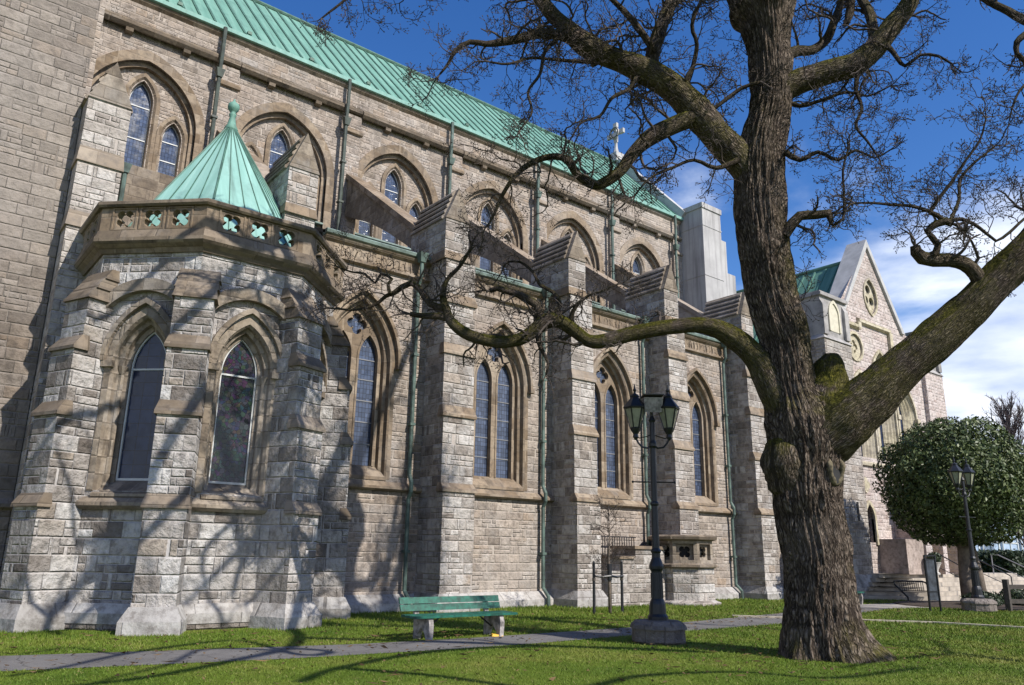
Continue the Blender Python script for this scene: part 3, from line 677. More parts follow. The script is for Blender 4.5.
def gable_cap(F, u0, u1, d0, d1, z0, z1, parent, steps=5):
    mb = MB(); c = (u0 + u1) / 2; h = (u1 - u0) / 2
    mb.prism(F, [(u0 - .02, z0), (u1 + .02, z0), (c, z1)], d1 - 0.16, d1 + 0.03)
    for i in range(steps):
        f0 = 1 - i / steps; z = z0 + (z1 - z0) * i / steps; zt = z0 + (z1 - z0) * (i + 1) / steps; f1 = 1 - (i + 1) / steps
        e = 0.07
        mb.prism(F, [(c - h * f0 - e, z), (c + h * f0 + e, z), (c + h * f0 + e, z + 0.07), (c + h * f1 + 0.02, zt), (c - h * f1 - 0.02, zt), (c - h * f0 - e, z + 0.07)], d0, d1 - 0.16)
    return P(mb, 'gable_cap', 'cap_stone', parent)
def flyer(x0, x1, ytop=26.38, ybot=20.85, parent=CA):
    FY = frame((x0, 0, 0), 90)    # u = Y, outward = +X
    w_ = x1 - x0; n = 9
    top = [(ybot, 11.75), (ytop, 15.85)]
    low = [(ytop - (ytop - ybot) * i / n, 14.25 - 3.15 * (i / n) + 0.22 * math.sin(math.pi * i / n)) for i in range(n + 1)]
    mb = MB(); mb.prism(FY, top + low, 0.0, w_); f = P(mb, 'flying_buttress', 'cap_stone')
    mb = MB(); mb.prism(FY, [(ybot, 11.77), (ytop, 15.87), (ytop, 16.10), (ybot, 12.0)], -0.07, w_ + 0.07); P(mb, 'coping_stone', 'dressed', f)
ST = [(0, 3.24, 1.24), (3.5, 5.40, 1.12), (5.74, 7.28, 1.04), (7.62, 8.88, 0.99), (9.2, 10.28, 0.95), (10.56, 11.62, 0.92)]
for k, (a, b) in enumerate(BX):
    bt = staged(FA, a, b, 0.0 - 0.005, [s for s in ST[:5]], 'buttress_stone', 'dressed')
    # the pier that rises above the aisle
    mb = MB(); mb.box(a - 0.05, b - 0.28, 18.88, 20.9, 10.28, 11.62); pr_ = P(mb, 'buttress_pier', 'buttress_stone')
    mb = MB(); frustum(mb, FA, a - .1, b - .2, 0.0, 1.0, 10.28, a - .055, b - .275, 0.925, 10.56); P(mb, 'offset_stone', 'dressed', pr_)
    gable_cap(FA, a - 0.05, b - 0.28, -1.1, 0.92, 11.62, 12.72, pr_)
    flyer(a + 0.08, a + 0.64)
mb = MB(); mb.box(7.33, 8.18, 18.88, 20.9, 7.9, 11.62); pr_ = P(mb, 'buttress_pier', 'buttress_stone')
mb = MB(); frustum(mb, FA, 7.28, 8.23, 0.0, 1.0, 10.28, 7.325, 8.185, 0.925, 10.56); P(mb, 'offset_stone', 'dressed', pr_)
gable_cap(FA, 7.33, 8.18, -1.1, 0.92, 11.62, 12.75, pr_); flyer(7.48, 8.04)
# the bigger pier beside the tower
F1 = frame((0, 20.8, 0), 0)
mb = MB(); mb.fbox(F1, 2.64, 3.66, -1.9, 0.0, 0, 12.75); pr_ = P(mb, 'buttress_pier', 'buttress_stone')
mb = MB()
for z in (9.2, 10.95): frustum(mb, F1, 2.60, 3.70, -1.9, 0.05, z, 2.635, 3.665, 0.006, z + 0.42)
split_parts(mb, 'offset_stone', 'dressed', pr_)
gable_cap(F1, 2.64, 3.66, -1.9, 0.0, 12.75, 13.95, pr_, 4)

# ---- down pipes
def pipe(pts, r, mat, hopper=None, clips=()):
    mb = MB(); mb.tube(pts, r, 8)
    for z in clips:
        k = next(k for k in range(len(pts) - 1) if pts[k][2] <= z <= pts[k + 1][2]); f_ = (z - pts[k][2]) / max(1e-6, pts[k + 1][2] - pts[k][2]); yy = pts[k][1] + (pts[k + 1][1] - pts[k][1]) * f_
        mb.box(pts[0][0] - r * 1.35, pts[0][0] + r * 1.35, yy - r * 1.25, yy + r * 1.9, z - .04, z + .04)
    if hopper:
        x, y, z = hopper; mb.hexa([(x - .09, y - .09, z), (x + .09, y - .09, z), (x + .09, y + .09, z), (x - .09, y + .09, z), (x - .15, y - .15, z + .3), (x + .15, y - .15, z + .3), (x + .15, y + .12, z + .3), (x - .15, y + .12, z + .3)])
    return P(mb, 'downpipe', mat)
for x in AP:
    pipe([(x, 19.35, 0.02), (x, 19.36, 0.30), (x, 19.62, 0.56), (x, 19.64, 3.05), (x, 19.52, 3.25), (x, 19.52, 3.5), (x, 19.66, 3.75), (x, 19.66, 9.5), (x, 19.52, 9.75), (x, 19.52, 10.36)], 0.062, 'pipe', (x, 19.52, 10.2), (1.6, 5.2, 7.3))
for k in range(7):
    x = NS[k] + 0.02
    pipe([(x, 26.0, 13.2), (x, 26.02, 18.3), (x, 25.98, 18.9), (x, 25.98, 19.95)], 0.075, 'pipe_dark' if k < 3 else 'pipe', (x, 26.0, 17.9), (14.6, 16.3))
pipe([(2.95, 26.0, 13.3), (2.95, 26.0, 19.9)], 0.07, 'pipe_dark')
pipe([(4.6, 25.6, 10.3), (4.6, 25.6, 13.3)], 0.075, 'pipe', (4.6, 25.58, 13.1))

# ---- tower wall on the left
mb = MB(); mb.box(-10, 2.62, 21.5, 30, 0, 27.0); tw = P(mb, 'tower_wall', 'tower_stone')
FT = frame((0, 21.5, 0), 0)
mb = MB(); mb.profile(FT, -10, 2.66, [(0.004, 2.62), (0.16, 2.50), (0.16, 2.42), (0.004, 2.36)]); P(mb, 'string_course', 'dressed_dark', tw)
mb = MB(); mb.profile(FT, -10, 2.66, [(0.004, 0), (0.3, 0), (0.3, .25), (0.03, .5), (0.004, .5)]); P(mb, 'plinth', 'plinth', tw)
mb = MB(); mb.box(2.62, 2.9, 22.7, 30, 9.0, 19.6); P(mb, 'tower_return', 'nave_stone', tw)
mb = MB(); mb.fbox(frame((0, 25.7, 0), 0), 2.62, 9.2, -0.3, 0.0, 8.0, 13.5); P(mb, 'link_wall', 'cap_stone')

# ---- octagonal chapel
CX, CY = 6.07, 20.03; T8 = math.tan(math.radians(22.5))
ANG = [-90, -45, 0, 45, 90]
FC = [frame((CX, CY, 0), a) for a in ANG]       # d measured from the chapel centre
WA = 2.85
def ext(k, ap): 
    lo, hi = -ap * T8, ap * T8
    if k == 0: lo = -2.9
    if k == 4: hi = -0.24
    return lo, hi
def chap_profile(mb, k, prof):
    n = len(prof); a = [ext(k, d)[0] for d, z in prof]; b = [ext(k, d)[1] for d, z in prof]
    vs = [FC[k](a[i], d, z) for i, (d, z) in enumerate(prof)] + [FC[k](b[i], d, z) for i, (d, z) in enumerate(prof)]
    mb.add(vs, [(i, (i + 1) % n, n + (i + 1) % n, n + i) for i in range(n)] + [tuple(range(n - 1, -1, -1)), tuple(range(n, 2 * n))])
WOFF = {1: 0.07, 2: 0.04, 3: 0.0}
for k in range(5):
    lo, hi = ext(k, WA); mb = MB()
    hol = [pointed(WOFF[k], 0.66, 2.72, 5.42, 1.12, 11)] if k in WOFF else []
    mb.plate(FC[k], rect(lo, hi, 0, 8.02), hol, WA - 0.30, WA, rim=False)
    P(mb, 'chapel_wall', 'chapel_stone')
for k in WOFF:
    c = WOFF[k]; F = FC[k]
    o = lambda e: pointed(c, 0.66 + e, 2.72, 5.42, 1.12 + 1.2 * e, 11)
    mb = MB(); mb.band(F, o(0.14), o(-0.003), WA - .1, WA + 0.02); mb.ring(F, o(0), o(-.05), WA + .02, WA - .05); mb.ring(F, o(-.05), o(-.06), WA - .05, WA - .15)
    mb.ring(F, o(-.06), o(-.14), WA - .15, WA - .19); mb.ring(F, o(-.14), o(-.15), WA - .19, WA - .30); mb.ring(F, o(-.15), o(-.24), WA - .30, WA - .33); mb.ring(F, o(-.24), o(-.24), WA - .33, WA - .45)
    wdo = P(mb, 'chapel_window', 'cap_stone')
    mb = MB(); mb.prism(F, o(-.235), WA - .45, WA - .41); P(mb, 'glass', 'glass_pic' if k == 2 else 'glass_dark', wdo)
    mb = MB(); mb.band(F, pointed(c, 0.42, 2.98, 5.42, .85, 11), pointed(c, 0.385, 2.98, 5.42, .80, 11), WA - .41, WA - .37); mb.fbox(F, c - .42, c + .42, WA - .41, WA - .375, 2.96, 3.01); mb.fbox(F, c - .39, c + .39, WA - .41, WA - .378, 5.37, 5.41)
    P(mb, 'glazing_bar', 'white_metal', wdo)
    mb = MB()
    for s in (-1, 1):
        x = c + s * 0.535; p = F(x, WA - 0.22, 0)
        mb.lathe(p, [(0.085, 2.72), (0.085, 2.84), (0.06, 2.9), (0.058, 5.22), (0.07, 5.25), (0.07, 5.28), (0.095, 5.36), (0.11, 5.42)], 10)
        mb.fbox(F, c + s * .72 - .13, c + s * .72 + .13, WA - .0, WA + .10, 5.36, 5.50)
    split_parts(mb, 'nook_shaft', 'cap_stone', wdo, 2)
    mb = MB(); mb.band(F, pointed(c, 0.90, 5.5, 5.5, 1.40, 11), pointed(c, 0.795, 5.5, 5.5, 1.28, 11), WA + .02, WA + .12); P(mb, 'hood_mould', 'cap_stone', wdo)
    mb = MB(); mb.profile(F, c - .66, c + .66, [(WA - .42, 2.97), (WA + .06, 2.66), (WA + .06, 2.6), (WA - .42, 2.6)]); P(mb, 'sill', 'cap_stone', wdo)
    seg = lambda r, dz: [(c * .5 + r * math.sin(t), 5.86 + dz + (r + .02) * math.cos(t)) for t in [math.radians(-52 + 104 * i / 14) for i in range(15)]]
    mb = MB(); mb.band(F, seg(1.36, 0.10), seg(1.12, 0.06), WA - 0.02, WA + 0.16); P(mb, 'relieving_arch', 'cap_stone')
mb = MB()
for k in range(5): chap_profile(mb, k, [(WA + .004, 2.60), (WA + .15, 2.48), (WA + .15, 2.41), (WA + .08, 2.34), (WA + .004, 2.34)])
P(mb, 'string_course', 'cap_stone')
mb = MB()
for k in range(5): chap_profile(mb, k, [(WA + .004, .12), (WA + .17, .12), (WA + .17, .32), (WA + .04, .50), (WA + .004, .50)])
P(mb, 'plinth', 'plinth')
mb = MB()
for k in range(5): chap_profile(mb, k, [(WA + .004, 0), (WA + .15, 0), (WA + .15, .118), (WA + .004, .118)])
P(mb, 'footing', 'rubble')
RW = WA / math.cos(math.radians(22.5))
CST = [(0, 2.34, RW + 0.76), (2.62, 4.20, RW + 0.68), (4.52, 5.62, RW + 0.56), (5.95, 6.78, RW + 0.42)]
for a in (-67.5, -22.5, 22.5, 67.5):
    F = frame((CX, CY, 0), a)
    bt = staged(F, -0.40, 0.39, RW - 0.45, CST, 'chapel_stone', 'dressed_dark')
    mb = MB(); zz = 6.78
    for i in range(3):      # stepped weathering of the head
        d0 = RW + 0.48 - 0.17 * i; frustum(mb, F, -.46, .46, RW - .45, d0, zz, -.44, .44, d0 - 0.02, zz + .06); frustum(mb, F, -.44, .44, RW - .45, d0 - .02, zz + .06, -.42, .42, d0 - 0.15, zz + .26); zz += .26
    P(mb, 'weathered_head', 'dressed_dark', bt)
# parapet
PA = 3.09
mb = MB()
for k in range(5): chap_profile(mb, k, [(WA - .2, 7.98), (WA + .05, 7.98), (WA + .10, 8.06), (PA - .02, 8.14), (PA + .03, 8.20), (PA + .03, 8.28), (PA - .04, 8.48), (WA - .2, 8.48)])
par = P(mb, 'chapel_parapet', 'dressed_dark')
mb = MB()
for k in range(5):
    lo, hi = ext(k, PA - .06)
    us = [-0.68, -0.02, 0.64] if k < 4 else []
    if k == 0: us = [0.64, -0.02, -0.68, -1.34]
    if k == 4: us = [-0.7]
    d1 = PA - .06
    mb.plate(FC[k], rect(lo, hi, 8.482, 9.03), [quatrefoil_x(u, 8.755, 0.112, 0.125) for u in us], d1 - .2, d1, back=True)
    for u in us: mb.band(FC[k], rect(u - .30, u + .30, 8.49, 9.02), rect(u - .265, u + .265, 8.52, 8.99), d1, d1 + .022, closed=True)
P(mb, 'pierced_panel', 'dressed', par)
mb = MB()
for k in range(5): chap_profile(mb, k, [(PA - .34, 9.033), (PA + .01, 9.033), (PA + .05, 9.08), (PA + .05, 9.15), (PA - .06, 9.21), (PA - .34, 9.21)])
P(mb, 'coping_stone', 'dressed_dark', par)
# spire roof
mb = MB(); n = 8; AB = 2.62
R8 = lambda ap: ap / math.cos(math.radians(22.5))
lev = [(AB, 8.3), (2.42, 8.75), (0.13, 12.72), (0.10, 12.80)]
vs = []; 
for ap, z in lev:
    for k in range(8):
        a = math.radians(22.5 + 45 * k); vs.append((6.03 + R8(ap) * math.cos(a), CY + R8(ap) * math.sin(a), z))
fs = [(i * 8 + k, i * 8 + (k + 1) % 8, (i + 1) * 8 + (k + 1) % 8, (i + 1) * 8 + k) for i in range(3) for k in range(8)] + [tuple(24 + k for k in range(8)), tuple(range(7, -1, -1))]
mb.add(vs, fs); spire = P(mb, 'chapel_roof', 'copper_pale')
mb = MB()
for k in range(8):
    A = Vector(vs[8 + k]); B = Vector(vs[16 + k]); mb.tube([A, B], 0.028, 6)
    A2 = Vector(vs[8 + (k + 1) % 8]); B2 = Vector(vs[16 + (k + 1) % 8])
    for q in (0.25, 0.5, 0.75):
        top = 1.0 if q == 0.5 else 0.985
        mb.bar(A.lerp(A2, q), A.lerp(A2, q).lerp(B.lerp(B2, q), top), 0.022, 0.035)
P(mb, 'roof_roll', 'copper_seam', spire)
mb = MB(); mb.lathe((6.03, CY, 0), [(0.15, 12.66), (0.19, 12.72), (0.12, 12.86), (0.075, 13.1), (0.10, 13.16), (0.10, 13.19), (0.06, 13.22), (0.09, 13.27), (0.145, 13.34), (0.16, 13.42), (0.14, 13.50), (0.07, 13.56), (0.03, 13.6), (0.02, 13.66)], 14)
P(mb, 'finial', 'copper', spire, smooth=True)
mb = MB(); mb.lathe((CX, CY, 0), [(R8(2.82), 8.2), (R8(2.82), 8.32)], 8, math.radians(22.5)); P(mb, 'roof_gutter', 'copper_pale', spire)

# ---- outdoor pulpit on the third buttress
PX, PY = 22.6, 18.45
mb = MB(); mb.lathe((PX, PY, 0), [(1.30, 0.0), (1.30, .10), (1.12, .16)], 8, math.radians(22.5))
mb.lathe((PX, PY, 0), [(1.10, .16), (1.10, 1.19)], 8, math.radians(22.5)); pul = P(mb, 'outdoor_pulpit', 'buttress_stone')
mb = MB(); mb.lathe((PX, PY, 0), [(1.08, 1.19), (1.22, 1.24), (1.22, 1.31), (1.10, 1.36)], 8, math.radians(22.5)); mb.lathe((PX, PY, 0), [(1.08, 2.10), (1.24, 2.15), (1.26, 2.24), (1.13, 2.30)], 8, math.radians(22.5)); P(mb, 'moulding', 'dressed_dark', pul)
mb = MB()
for a in (-90, -45, 0, 45):
    F = frame((PX, PY, 0), a); h = 1.08 * math.sin(math.radians(22.5))
    ap = 1.08 * math.cos(math.radians(22.5))
    mb.plate(F, rect(-h, h, 1.36, 2.10), [rect(-h + .12, h - .12, 1.47, 2.0)], ap - .12, ap, rim=False)
    mb.plate(F, rect(-h + .12, h - .12, 1.47, 2.0), [quatrefoil_x(0, 1.735, .105, .115)], ap - .24, ap - .121, rim=False)
P(mb, 'carved_panel', 'cap_stone', pul)
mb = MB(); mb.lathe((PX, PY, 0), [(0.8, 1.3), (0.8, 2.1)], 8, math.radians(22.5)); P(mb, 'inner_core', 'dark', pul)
mb = MB()
hts = [1.80, 1.80, 1.62, 1.44, 1.26]
mb.box(20.1, 21.55, 18.35, 19.45, 0, 1.80); mb.box(19.35, 20.1, 18.35, 19.45, 0, 1.48); mb.box(18.95, 19.35, 18.35, 19.45, 0, 1.1)
ps = P(mb, 'pulpit_stair', 'buttress_stone')
mb = MB(); mb.box(20.02, 21.6, 18.29, 19.46, 1.80, 1.9); mb.box(19.28, 20.02, 18.29, 19.46, 1.48, 1.57); P(mb, 'stair_coping', 'dressed', ps)
mb = MB()
for i in range(21):
    x = 18.8 + i * 0.12; mb.bar((x, 19.42, 1.15 if x < 19.6 else 1.5), (x, 19.42, 2.2), 0.02)
mb.bar((18.75, 19.42, 2.2), (21.3, 19.42, 2.2), 0.035); mb.bar((18.75, 19.42, 1.2), (19.6, 19.42, 1.2), 0.03); mb.bar((19.6, 19.42, 1.62), (21.3, 19.42, 1.62), 0.03); mb.bar((18.8, 19.42, 0.0), (18.8, 19.42, 2.2), 0.035)
P(mb, 'handrail', 'iron', ps)

# ---- transept
TR = CA      # the transept belongs to the same building
PT = lambda mb, name, mat, parent=TR, **k: mb.build(name, mat, parent, **k)
FG = frame((0, 17.5, 0), 0)
GX = 36.38
tw_ = [(34.5, 9.9, 8.35), (36.62, 11.2, 9.6), (38.78, 9.85, 8.3)]
hol = [pointed(c, .92, 6.0, zs, za - zs, 9) for c, za, zs in tw_] + [circle(34.42, 11.12, 0.60, 20)]
ves = [(GX + s * .60 * math.cos(t), 14.0 + .86 * math.sin(t) * (1.0)) for s, t in []]
def vesica(c, z, h, w_, n=8):
    R = (h * h + w_ * w_) / (2 * w_); a = math.asin(h / R)
    L = [(c - (R - w_) * -1 - R * math.cos(t) + 0.0, z + R * math.sin(t)) for t in [-a + 2 * a * i / n for i in range(n + 1)]]
    Rr = [(2 * c - u, zz) for u, zz in reversed(L[1:-1])]
    return L + Rr
V1 = vesica(GX, 13.95, 0.90, 0.58)
mb = MB(); mb.plate(FG, [(33.0, 0), (41.2, 0), (41.2, 12.6), (39.75, 12.6), (GX, 16.55), (33.0, 12.6)], hol + [V1, pointed(34.2, .36, 2.3, 3.3, .62, 6)], -0.3, 0, rim=False)
PT(mb, 'gable_wall', 'transept_stone')
mb = MB(); mb.band(FG, vesica(GX, 13.95, 1.0, .68), V1, -.05, .06, closed=True)
mb.plate(FG, V1, [circle(GX, 14.36, .23, 12), circle(GX - .255, 13.78, .22, 12), circle(GX + .255, 13.78, .22, 12)], -.2, -.08, rim=False); vw = PT(mb, 'gable_window', 'cream')
mb = MB(); mb.prism(FG, vesica(GX, 13.95, .95, .62), -.3, -.21); PT(mb, 'glass', 'dark', vw)
mb = MB(); mb.band(FG, circle(34.42, 11.12, .72, 20), circle(34.42, 11.12, .60, 20), -.05, .06, closed=True); mb.plate(FG, circle(34.42, 11.12, .6, 20), [quatrefoil(34.42, 11.12, .15, .18, 6)], -.12, -.05, rim=False); vw = PT(mb, 'round_window', 'cream')
mb = MB(); mb.prism(FG, circle(34.42, 11.12, .6, 20), -.3, -.125); PT(mb, 'glass', 'cream', vw)
for c, za, zs in tw_:
    mb = MB(); o = lambda e: pointed(c, .92 + e, 6.0, zs, za - zs + 1.2 * e, 9)
    mb.band(FG, o(.12), o(-.003), -.05, .09)
    for q in range(4): mb.ring(FG, o(-.12 * q), o(-.12 * q - .05), -.10 * q, -.10 * q - .02); mb.ring(FG, o(-.12 * q - .05), o(-.12 * (q + 1)), -.10 * q - .02, -.10 * (q + 1))
    for s in (-1, 1): mb.fbox(FG, c + s * 1.0 - .14, c + s * 1.0 + .14, 0, .16, zs - .22, zs)
    wdo = PT(mb, 'tall_window', 'cream')
    mb = MB(); mb.prism(FG, o(-.46), -.46, -.42); PT(mb, 'glass', 'glass_dark', wdo)
    mb = MB(); mb.profile(FG, c - 1.0, c + 1.0, [(-.45, 6.1), (.1, 5.75), (.1, 5.62), (-.45, 5.62)]); PT(mb, 'sill', 'cream', wdo)
    mb = MB(); mb.fbox(FG, c - .06, c + .06, -.42, -.34, 6.0, za - .6); PT(mb, 'mullion', 'cream', wdo)
mb = MB()
for u0, u1, z in ((33.6, 34.85, 12.18), (34.82, 37.85, 12.5), (37.82, 41.0, 11.6)): mb.profile(FG, u0, u1, [(0.003, z + .12), (.16, z + .02), (.16, z - .12), (0.003, z - .2)])
mb.fbox(FG, 34.70, 34.98, .003, .15, 12.02, 12.36); mb.fbox(FG, 37.70, 37.98, .003, .15, 11.5, 12.36)
split_parts(mb, 'drip_mould', 'cream', TR)
mb = MB()
mb.prism(FG, [(33.35, 12.6), (33.6, 12.6), (GX, 16.55), (39.16, 12.6), (39.45, 12.6), (GX, 16.95)], -.9, .12); PT(mb, 'gable_coping', 'coping')
mb = MB(); mb.band(FG, pointed(34.2, .50, 2.2, 3.3, .80, 6), pointed(34.2, .36, 2.2, 3.3, .62, 6), -.1, .08); pw = PT(mb, 'small_window', 'cream')
mb = MB(); mb.prism(FG, pointed(34.2, .37, 2.3, 3.3, .62, 6), -.28, -.22); PT(mb, 'glass', 'glass_dark', pw)
mb = MB(); mb.prism(FG, quatrefoil(34.1, 4.75, .16, .18), 0.003, .06); PT(mb, 'stone_boss', 'cream')
def turret(x0, x1, y0, y1, ztop, slit):
    F = frame((0, y0, 0), 0); c = (x0 + x1) / 2
    mb = MB(); mb.box(x0 - .06, x1 + .06, y0 - .06, y1, 0, 10.95); t = PT(mb, 'turret', 'transept_stone' if x0 > 35 else 'buttress_stone')
    mb = MB(); mb.box(x0, x1, y0 + .04, y1, 11.15, ztop)
    for a, b in ((x0 - .02, x0 + .32), (x1 - .32, x1 + .02)):
        mb.fbox(F, a, b, -.06, .10, 11.15, ztop - .45); frustum(mb, F, a, b, -.06, .10, ztop - .45, a, b, -.04, ztop - .15)
    mb.box(x0 - .02, x0 + .05, y0 + .5, y1 - .1, 11.15, ztop - .5)
    PT(mb, 'belfry_stage', 'turret', t)
    mb = MB(); mb.hexa([(x0 - .12, y0 - .12, 10.95), (x1 + .12, y0 - .12, 10.95), (x1 + .12, y1, 10.95), (x0 - .12, y1, 10.95), (x0, y0, 11.15), (x1, y0, 11.15), (x1, y1, 11.15), (x0, y1, 11.15)])
    mb.box(x0 - .10, x1 + .10, y0 - .08, y1 + .1, ztop, ztop + .14); mb.box(x0 - .02, x1 + .02, y0, y1, ztop + .14, ztop + .22); split_parts(mb, 'string_course', 'turret', t)
    mb = MB(); mb.prism(F, pointed(c, .36, 11.42, ztop - .75, .55, 7), -.04, -.02); mb.band(F, pointed(c, .48, 11.42, ztop - .75, .70, 7), pointed(c, .36, 11.42, ztop - .75, .55, 7), -.04, .03); PT(mb, 'blind_arch', 'louvre', t)
    mb = MB(); mb.fbox(F, c - .08 + slit[0], c + .08 + slit[0], .061, .075, slit[1], slit[1] + .8); PT(mb, 'slit_window', 'dark', t)
    mb = MB(); mb.box(x0 - .3, x1 + .3, y0 - .3, y1, 0, .45); mb.hexa([(x0 - .3, y0 - .3, .45), (x1 + .3, y0 - .3, .45), (x1 + .3, y1, .45), (x0 - .3, y1, .45), (x0 - .08, y0 - .08, .95), (x1 + .08, y0 - .08, .95), (x1 + .08, y1, .95), (x0 - .08, y1, .95)]); PT(mb, 'plinth', 'plinth', t)
turret(31.45, 33.6, 17.35, 20.2, 12.95, (0.35, 3.15)); turret(41.0, 42.9, 17.35, 20.2, 12.9, (0.0, 6.9))
RS = 1.28
mb = MB(); mb.box(31.95, 32.25, 19.9, 27.5, 0, 10.3); mb.box(40.6, 40.9, 19.9, 27.5, 0, 10.3); PT(mb, 'side_wall', 'transept_stone')
mb = MB(); zr = 16.05
for s in (-1, 1): 
    xe = GX + s * 4.65; ze = zr - 4.65 * RS
    mb.hexa([(GX, 17.9, zr - .15), (xe, 17.9, ze - .15), (xe, 30, ze - .15), (GX, 30, zr - .15), (GX, 17.9, zr), (xe, 17.9, ze), (xe, 30, ze), (GX, 30, zr)])
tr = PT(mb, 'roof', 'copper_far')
mb = MB(); y = 18.3
while y < 29.5:
    for s in (-1, 1): mb.bar((GX + s * .1, y, zr - .1 * RS + .03), (GX + s * 4.6, y, zr - 4.6 * RS + .03), 0.06, 0.09, up=(0, 1, 0))
    y += 0.62
mb.tube([(GX, 17.9, zr + .04), (GX, 30, zr + .04)], .1, 8)
PT(mb, 'standing_seam', 'copper_far', tr)
mb = MB(); mb.box(GX - 4.78, GX - 4.6, 19.9, 30, zr - 4.75 * RS - .1, zr - 4.75 * RS + .12); PT(mb, 'gutter', 'copper_pale', tr)
# porch and doors
mb = MB(); mb.box(34.75, 36.35, 16.3, 17.49, 1.0, 2.45); PT(mb, 'porch_block', 'porch')
mb = MB(); mb.box(36.36, 36.95, 16.2, 17.49, 1.0, 4.3); mb.box(38.0, 38.4, 16.2, 17.49, 1.0, 4.3); mb.box(39.6, 40.2, 16.2, 17.49, 1.0, 4.3)
mb.prism(frame((0, 16.2, 0), 0), [(36.2, 4.301), (40.36, 4.301), (38.28, 6.4)], -1.29, 0.05); PT(mb, 'porch', 'transept_stone')
for a, b in ((36.96, 37.99), (38.41, 39.59)):
    mb = MB(); mb.box(a, b, 17.0, 17.2, 1.0, 4.3); d = PT(mb, 'door', 'door')
    mb = MB()
    for q in range(1, 4): mb.box(a + (b - a) * q / 4 - .02, a + (b - a) * q / 4 + .02, 16.97, 16.998, 1.05, 4.2)
    PT(mb, 'door_board', 'door', d)
mb = MB(); N_ = 6
def plan_prism(mb, poly, z0, z1):
    n = len(poly); t = tessellate_polygon([[Vector((x, y, 0)) for x, y in poly]])
    mb.add([(x, y, z0) for x, y in poly] + [(x, y, z1) for x, y in poly], [tuple(n + k for k in q) for q in t] + [tuple(reversed(q)) for q in t] + [(k, (k + 1) % n, n + (k + 1) % n, n + k) for k in range(n)])
for i in range(N_):
    o = .30 * i; x0, y0, c = 32.0 + o, 15.0 + o, 2.0 - .1 * i
    plan_prism(mb, [(x0 + c, y0), (47 - .004 * i, y0), (47 - .004 * i, 17.0 - .004 * i), (x0, 17.0 - .004 * i), (x0, y0 + c)], .17 * i + (.002 if i else 0), .17 * (i + 1))
mb.box(34.0, 46.9, 17.001, 17.48, 0, 1.017)
st = PT(mb, 'entrance_steps', 'step')

# ================================================================ the oak
FH = Vector((math.cos(CAM_YAW), math.sin(CAM_YAW), 0))
def dv(px, py, Dh):      # point of the tree seen at a pixel, on the upright plane Dh metres ahead
    d = _f + CR * ((px - 512) / CAM_F) - CU * ((py - 342.5) / CAM_F)
    return Vector((0, 0, CAM_H)) + d * (Dh / d.dot(FH))
def limb_path(L, D0, D1):
    pts = []; rad = []
    for i, (px, py, wpx) in enumerate(L):
        Dh = D0 + (D1 - D0) * i / max(1, len(L) - 1)
        p = dv(px, py, Dh); D = (p - Vector((0, 0, CAM_H))).dot(_f)
        pts.append(p); rad.append(wpx * 0.5 * D / CAM_F)
    return pts, rad
def catmull(pts, rad, step):
    P_ = [pts[0] * 2 - pts[1]] + pts + [pts[-1] * 2 - pts[-2]]; out = []; orr = []
    for i in range(1, len(P_) - 2):
        a, b, c, d = P_[i - 1], P_[i], P_[i + 1], P_[i + 2]; n = max(1, int((c - b).length / step))
        for k in range(n):
            t = k / n
            out.append(0.5 * ((2 * b) + (c - a) * t + (2 * a - 5 * b + 4 * c - d) * t * t + (3 * b - a - 3 * c + d) * t ** 3))
            orr.append(rad[i - 1] + (rad[i] - rad[i - 1]) * t)
    out.append(pts[-1]); orr.append(rad[-1]); return out, orr
OAK = empty('oak_tree', (13.0, 7.85, 0))
tag(OAK, 'large leafless oak with a thick furrowed trunk and mossy spreading limbs on the front lawn', 'tree')
def bark_limb(name, pts, rad, nseg, step, amp, flare=None, mossf=None, fiss=0.0, seed=0.0):
    pts, rad = catmull(pts, rad, step); mb = MB(); uvs = []; moss = []
    t0 = (pts[1] - pts[0]).normalized(); ref = Vector((0, 1, 0)) if abs(t0.y) < .9 else Vector((1, 0, 0)); x = t0.cross(ref).normalized()
    L = 0.0; vs = []
    for i, p in enumerate(pts):
        t = (pts[min(i + 1, len(pts) - 1)] - pts[max(i - 1, 0)]).normalized(); x = (x - t * x.dot(t)).normalized(); y = t.cross(x)
        if i: L += (p - pts[i - 1]).length
        for k in range(nseg + 1):
            a = 2 * math.pi * k / nseg; d = x * math.cos(a) + y * math.sin(a); r = rad[i]
            q = p + d * r
            nn = mnoise.noise(q * 1.3 + Vector((seed, 0, 0))) * amp * r * 1.3 + mnoise.noise(q * 3.3) * amp * r * 0.6
            if fiss:
                sx = a * r * 0 + a * 9.0
                rv = mnoise.noise(Vector((math.cos(a) * 11, math.sin(a) * 11, L * 1.25 + seed)))
                rv2 = mnoise.noise(Vector((math.cos(a) * 21, math.sin(a) * 21, L * 2.6 + seed)))
                nn += fiss * (abs(rv) * 1.7 - 0.45 + 0.5 * rv2)
            if flare: nn += flare(a, q, L, d)
            q = q + d * nn
            vs.append(q); uvs.append((a * max(0.25, rad[0]) if not fiss else a * 0.62, L + seed)); moss.append(mossf(q, d, L) if mossf else 0.0)
    m = nseg + 1
    fs = [(i * m + k, i * m + k + 1, (i + 1) * m + k + 1, (i + 1) * m + k) for i in range(len(pts) - 1) for k in range(nseg)]
    fs.append(tuple((len(pts) - 1) * m + k for k in range(nseg)))
    mb.v = vs; mb.f = fs
    o = mb.build(name, 'bark', OAK, smooth=True, uvs=uvs, fixn=False)
    at = o.data.attributes.new('moss', 'FLOAT', 'POINT'); at.data.foreach_set('value', np.array(moss, dtype=np.float32))
    return o
ODH = dep(828, 657, 13.15).dot(FH)
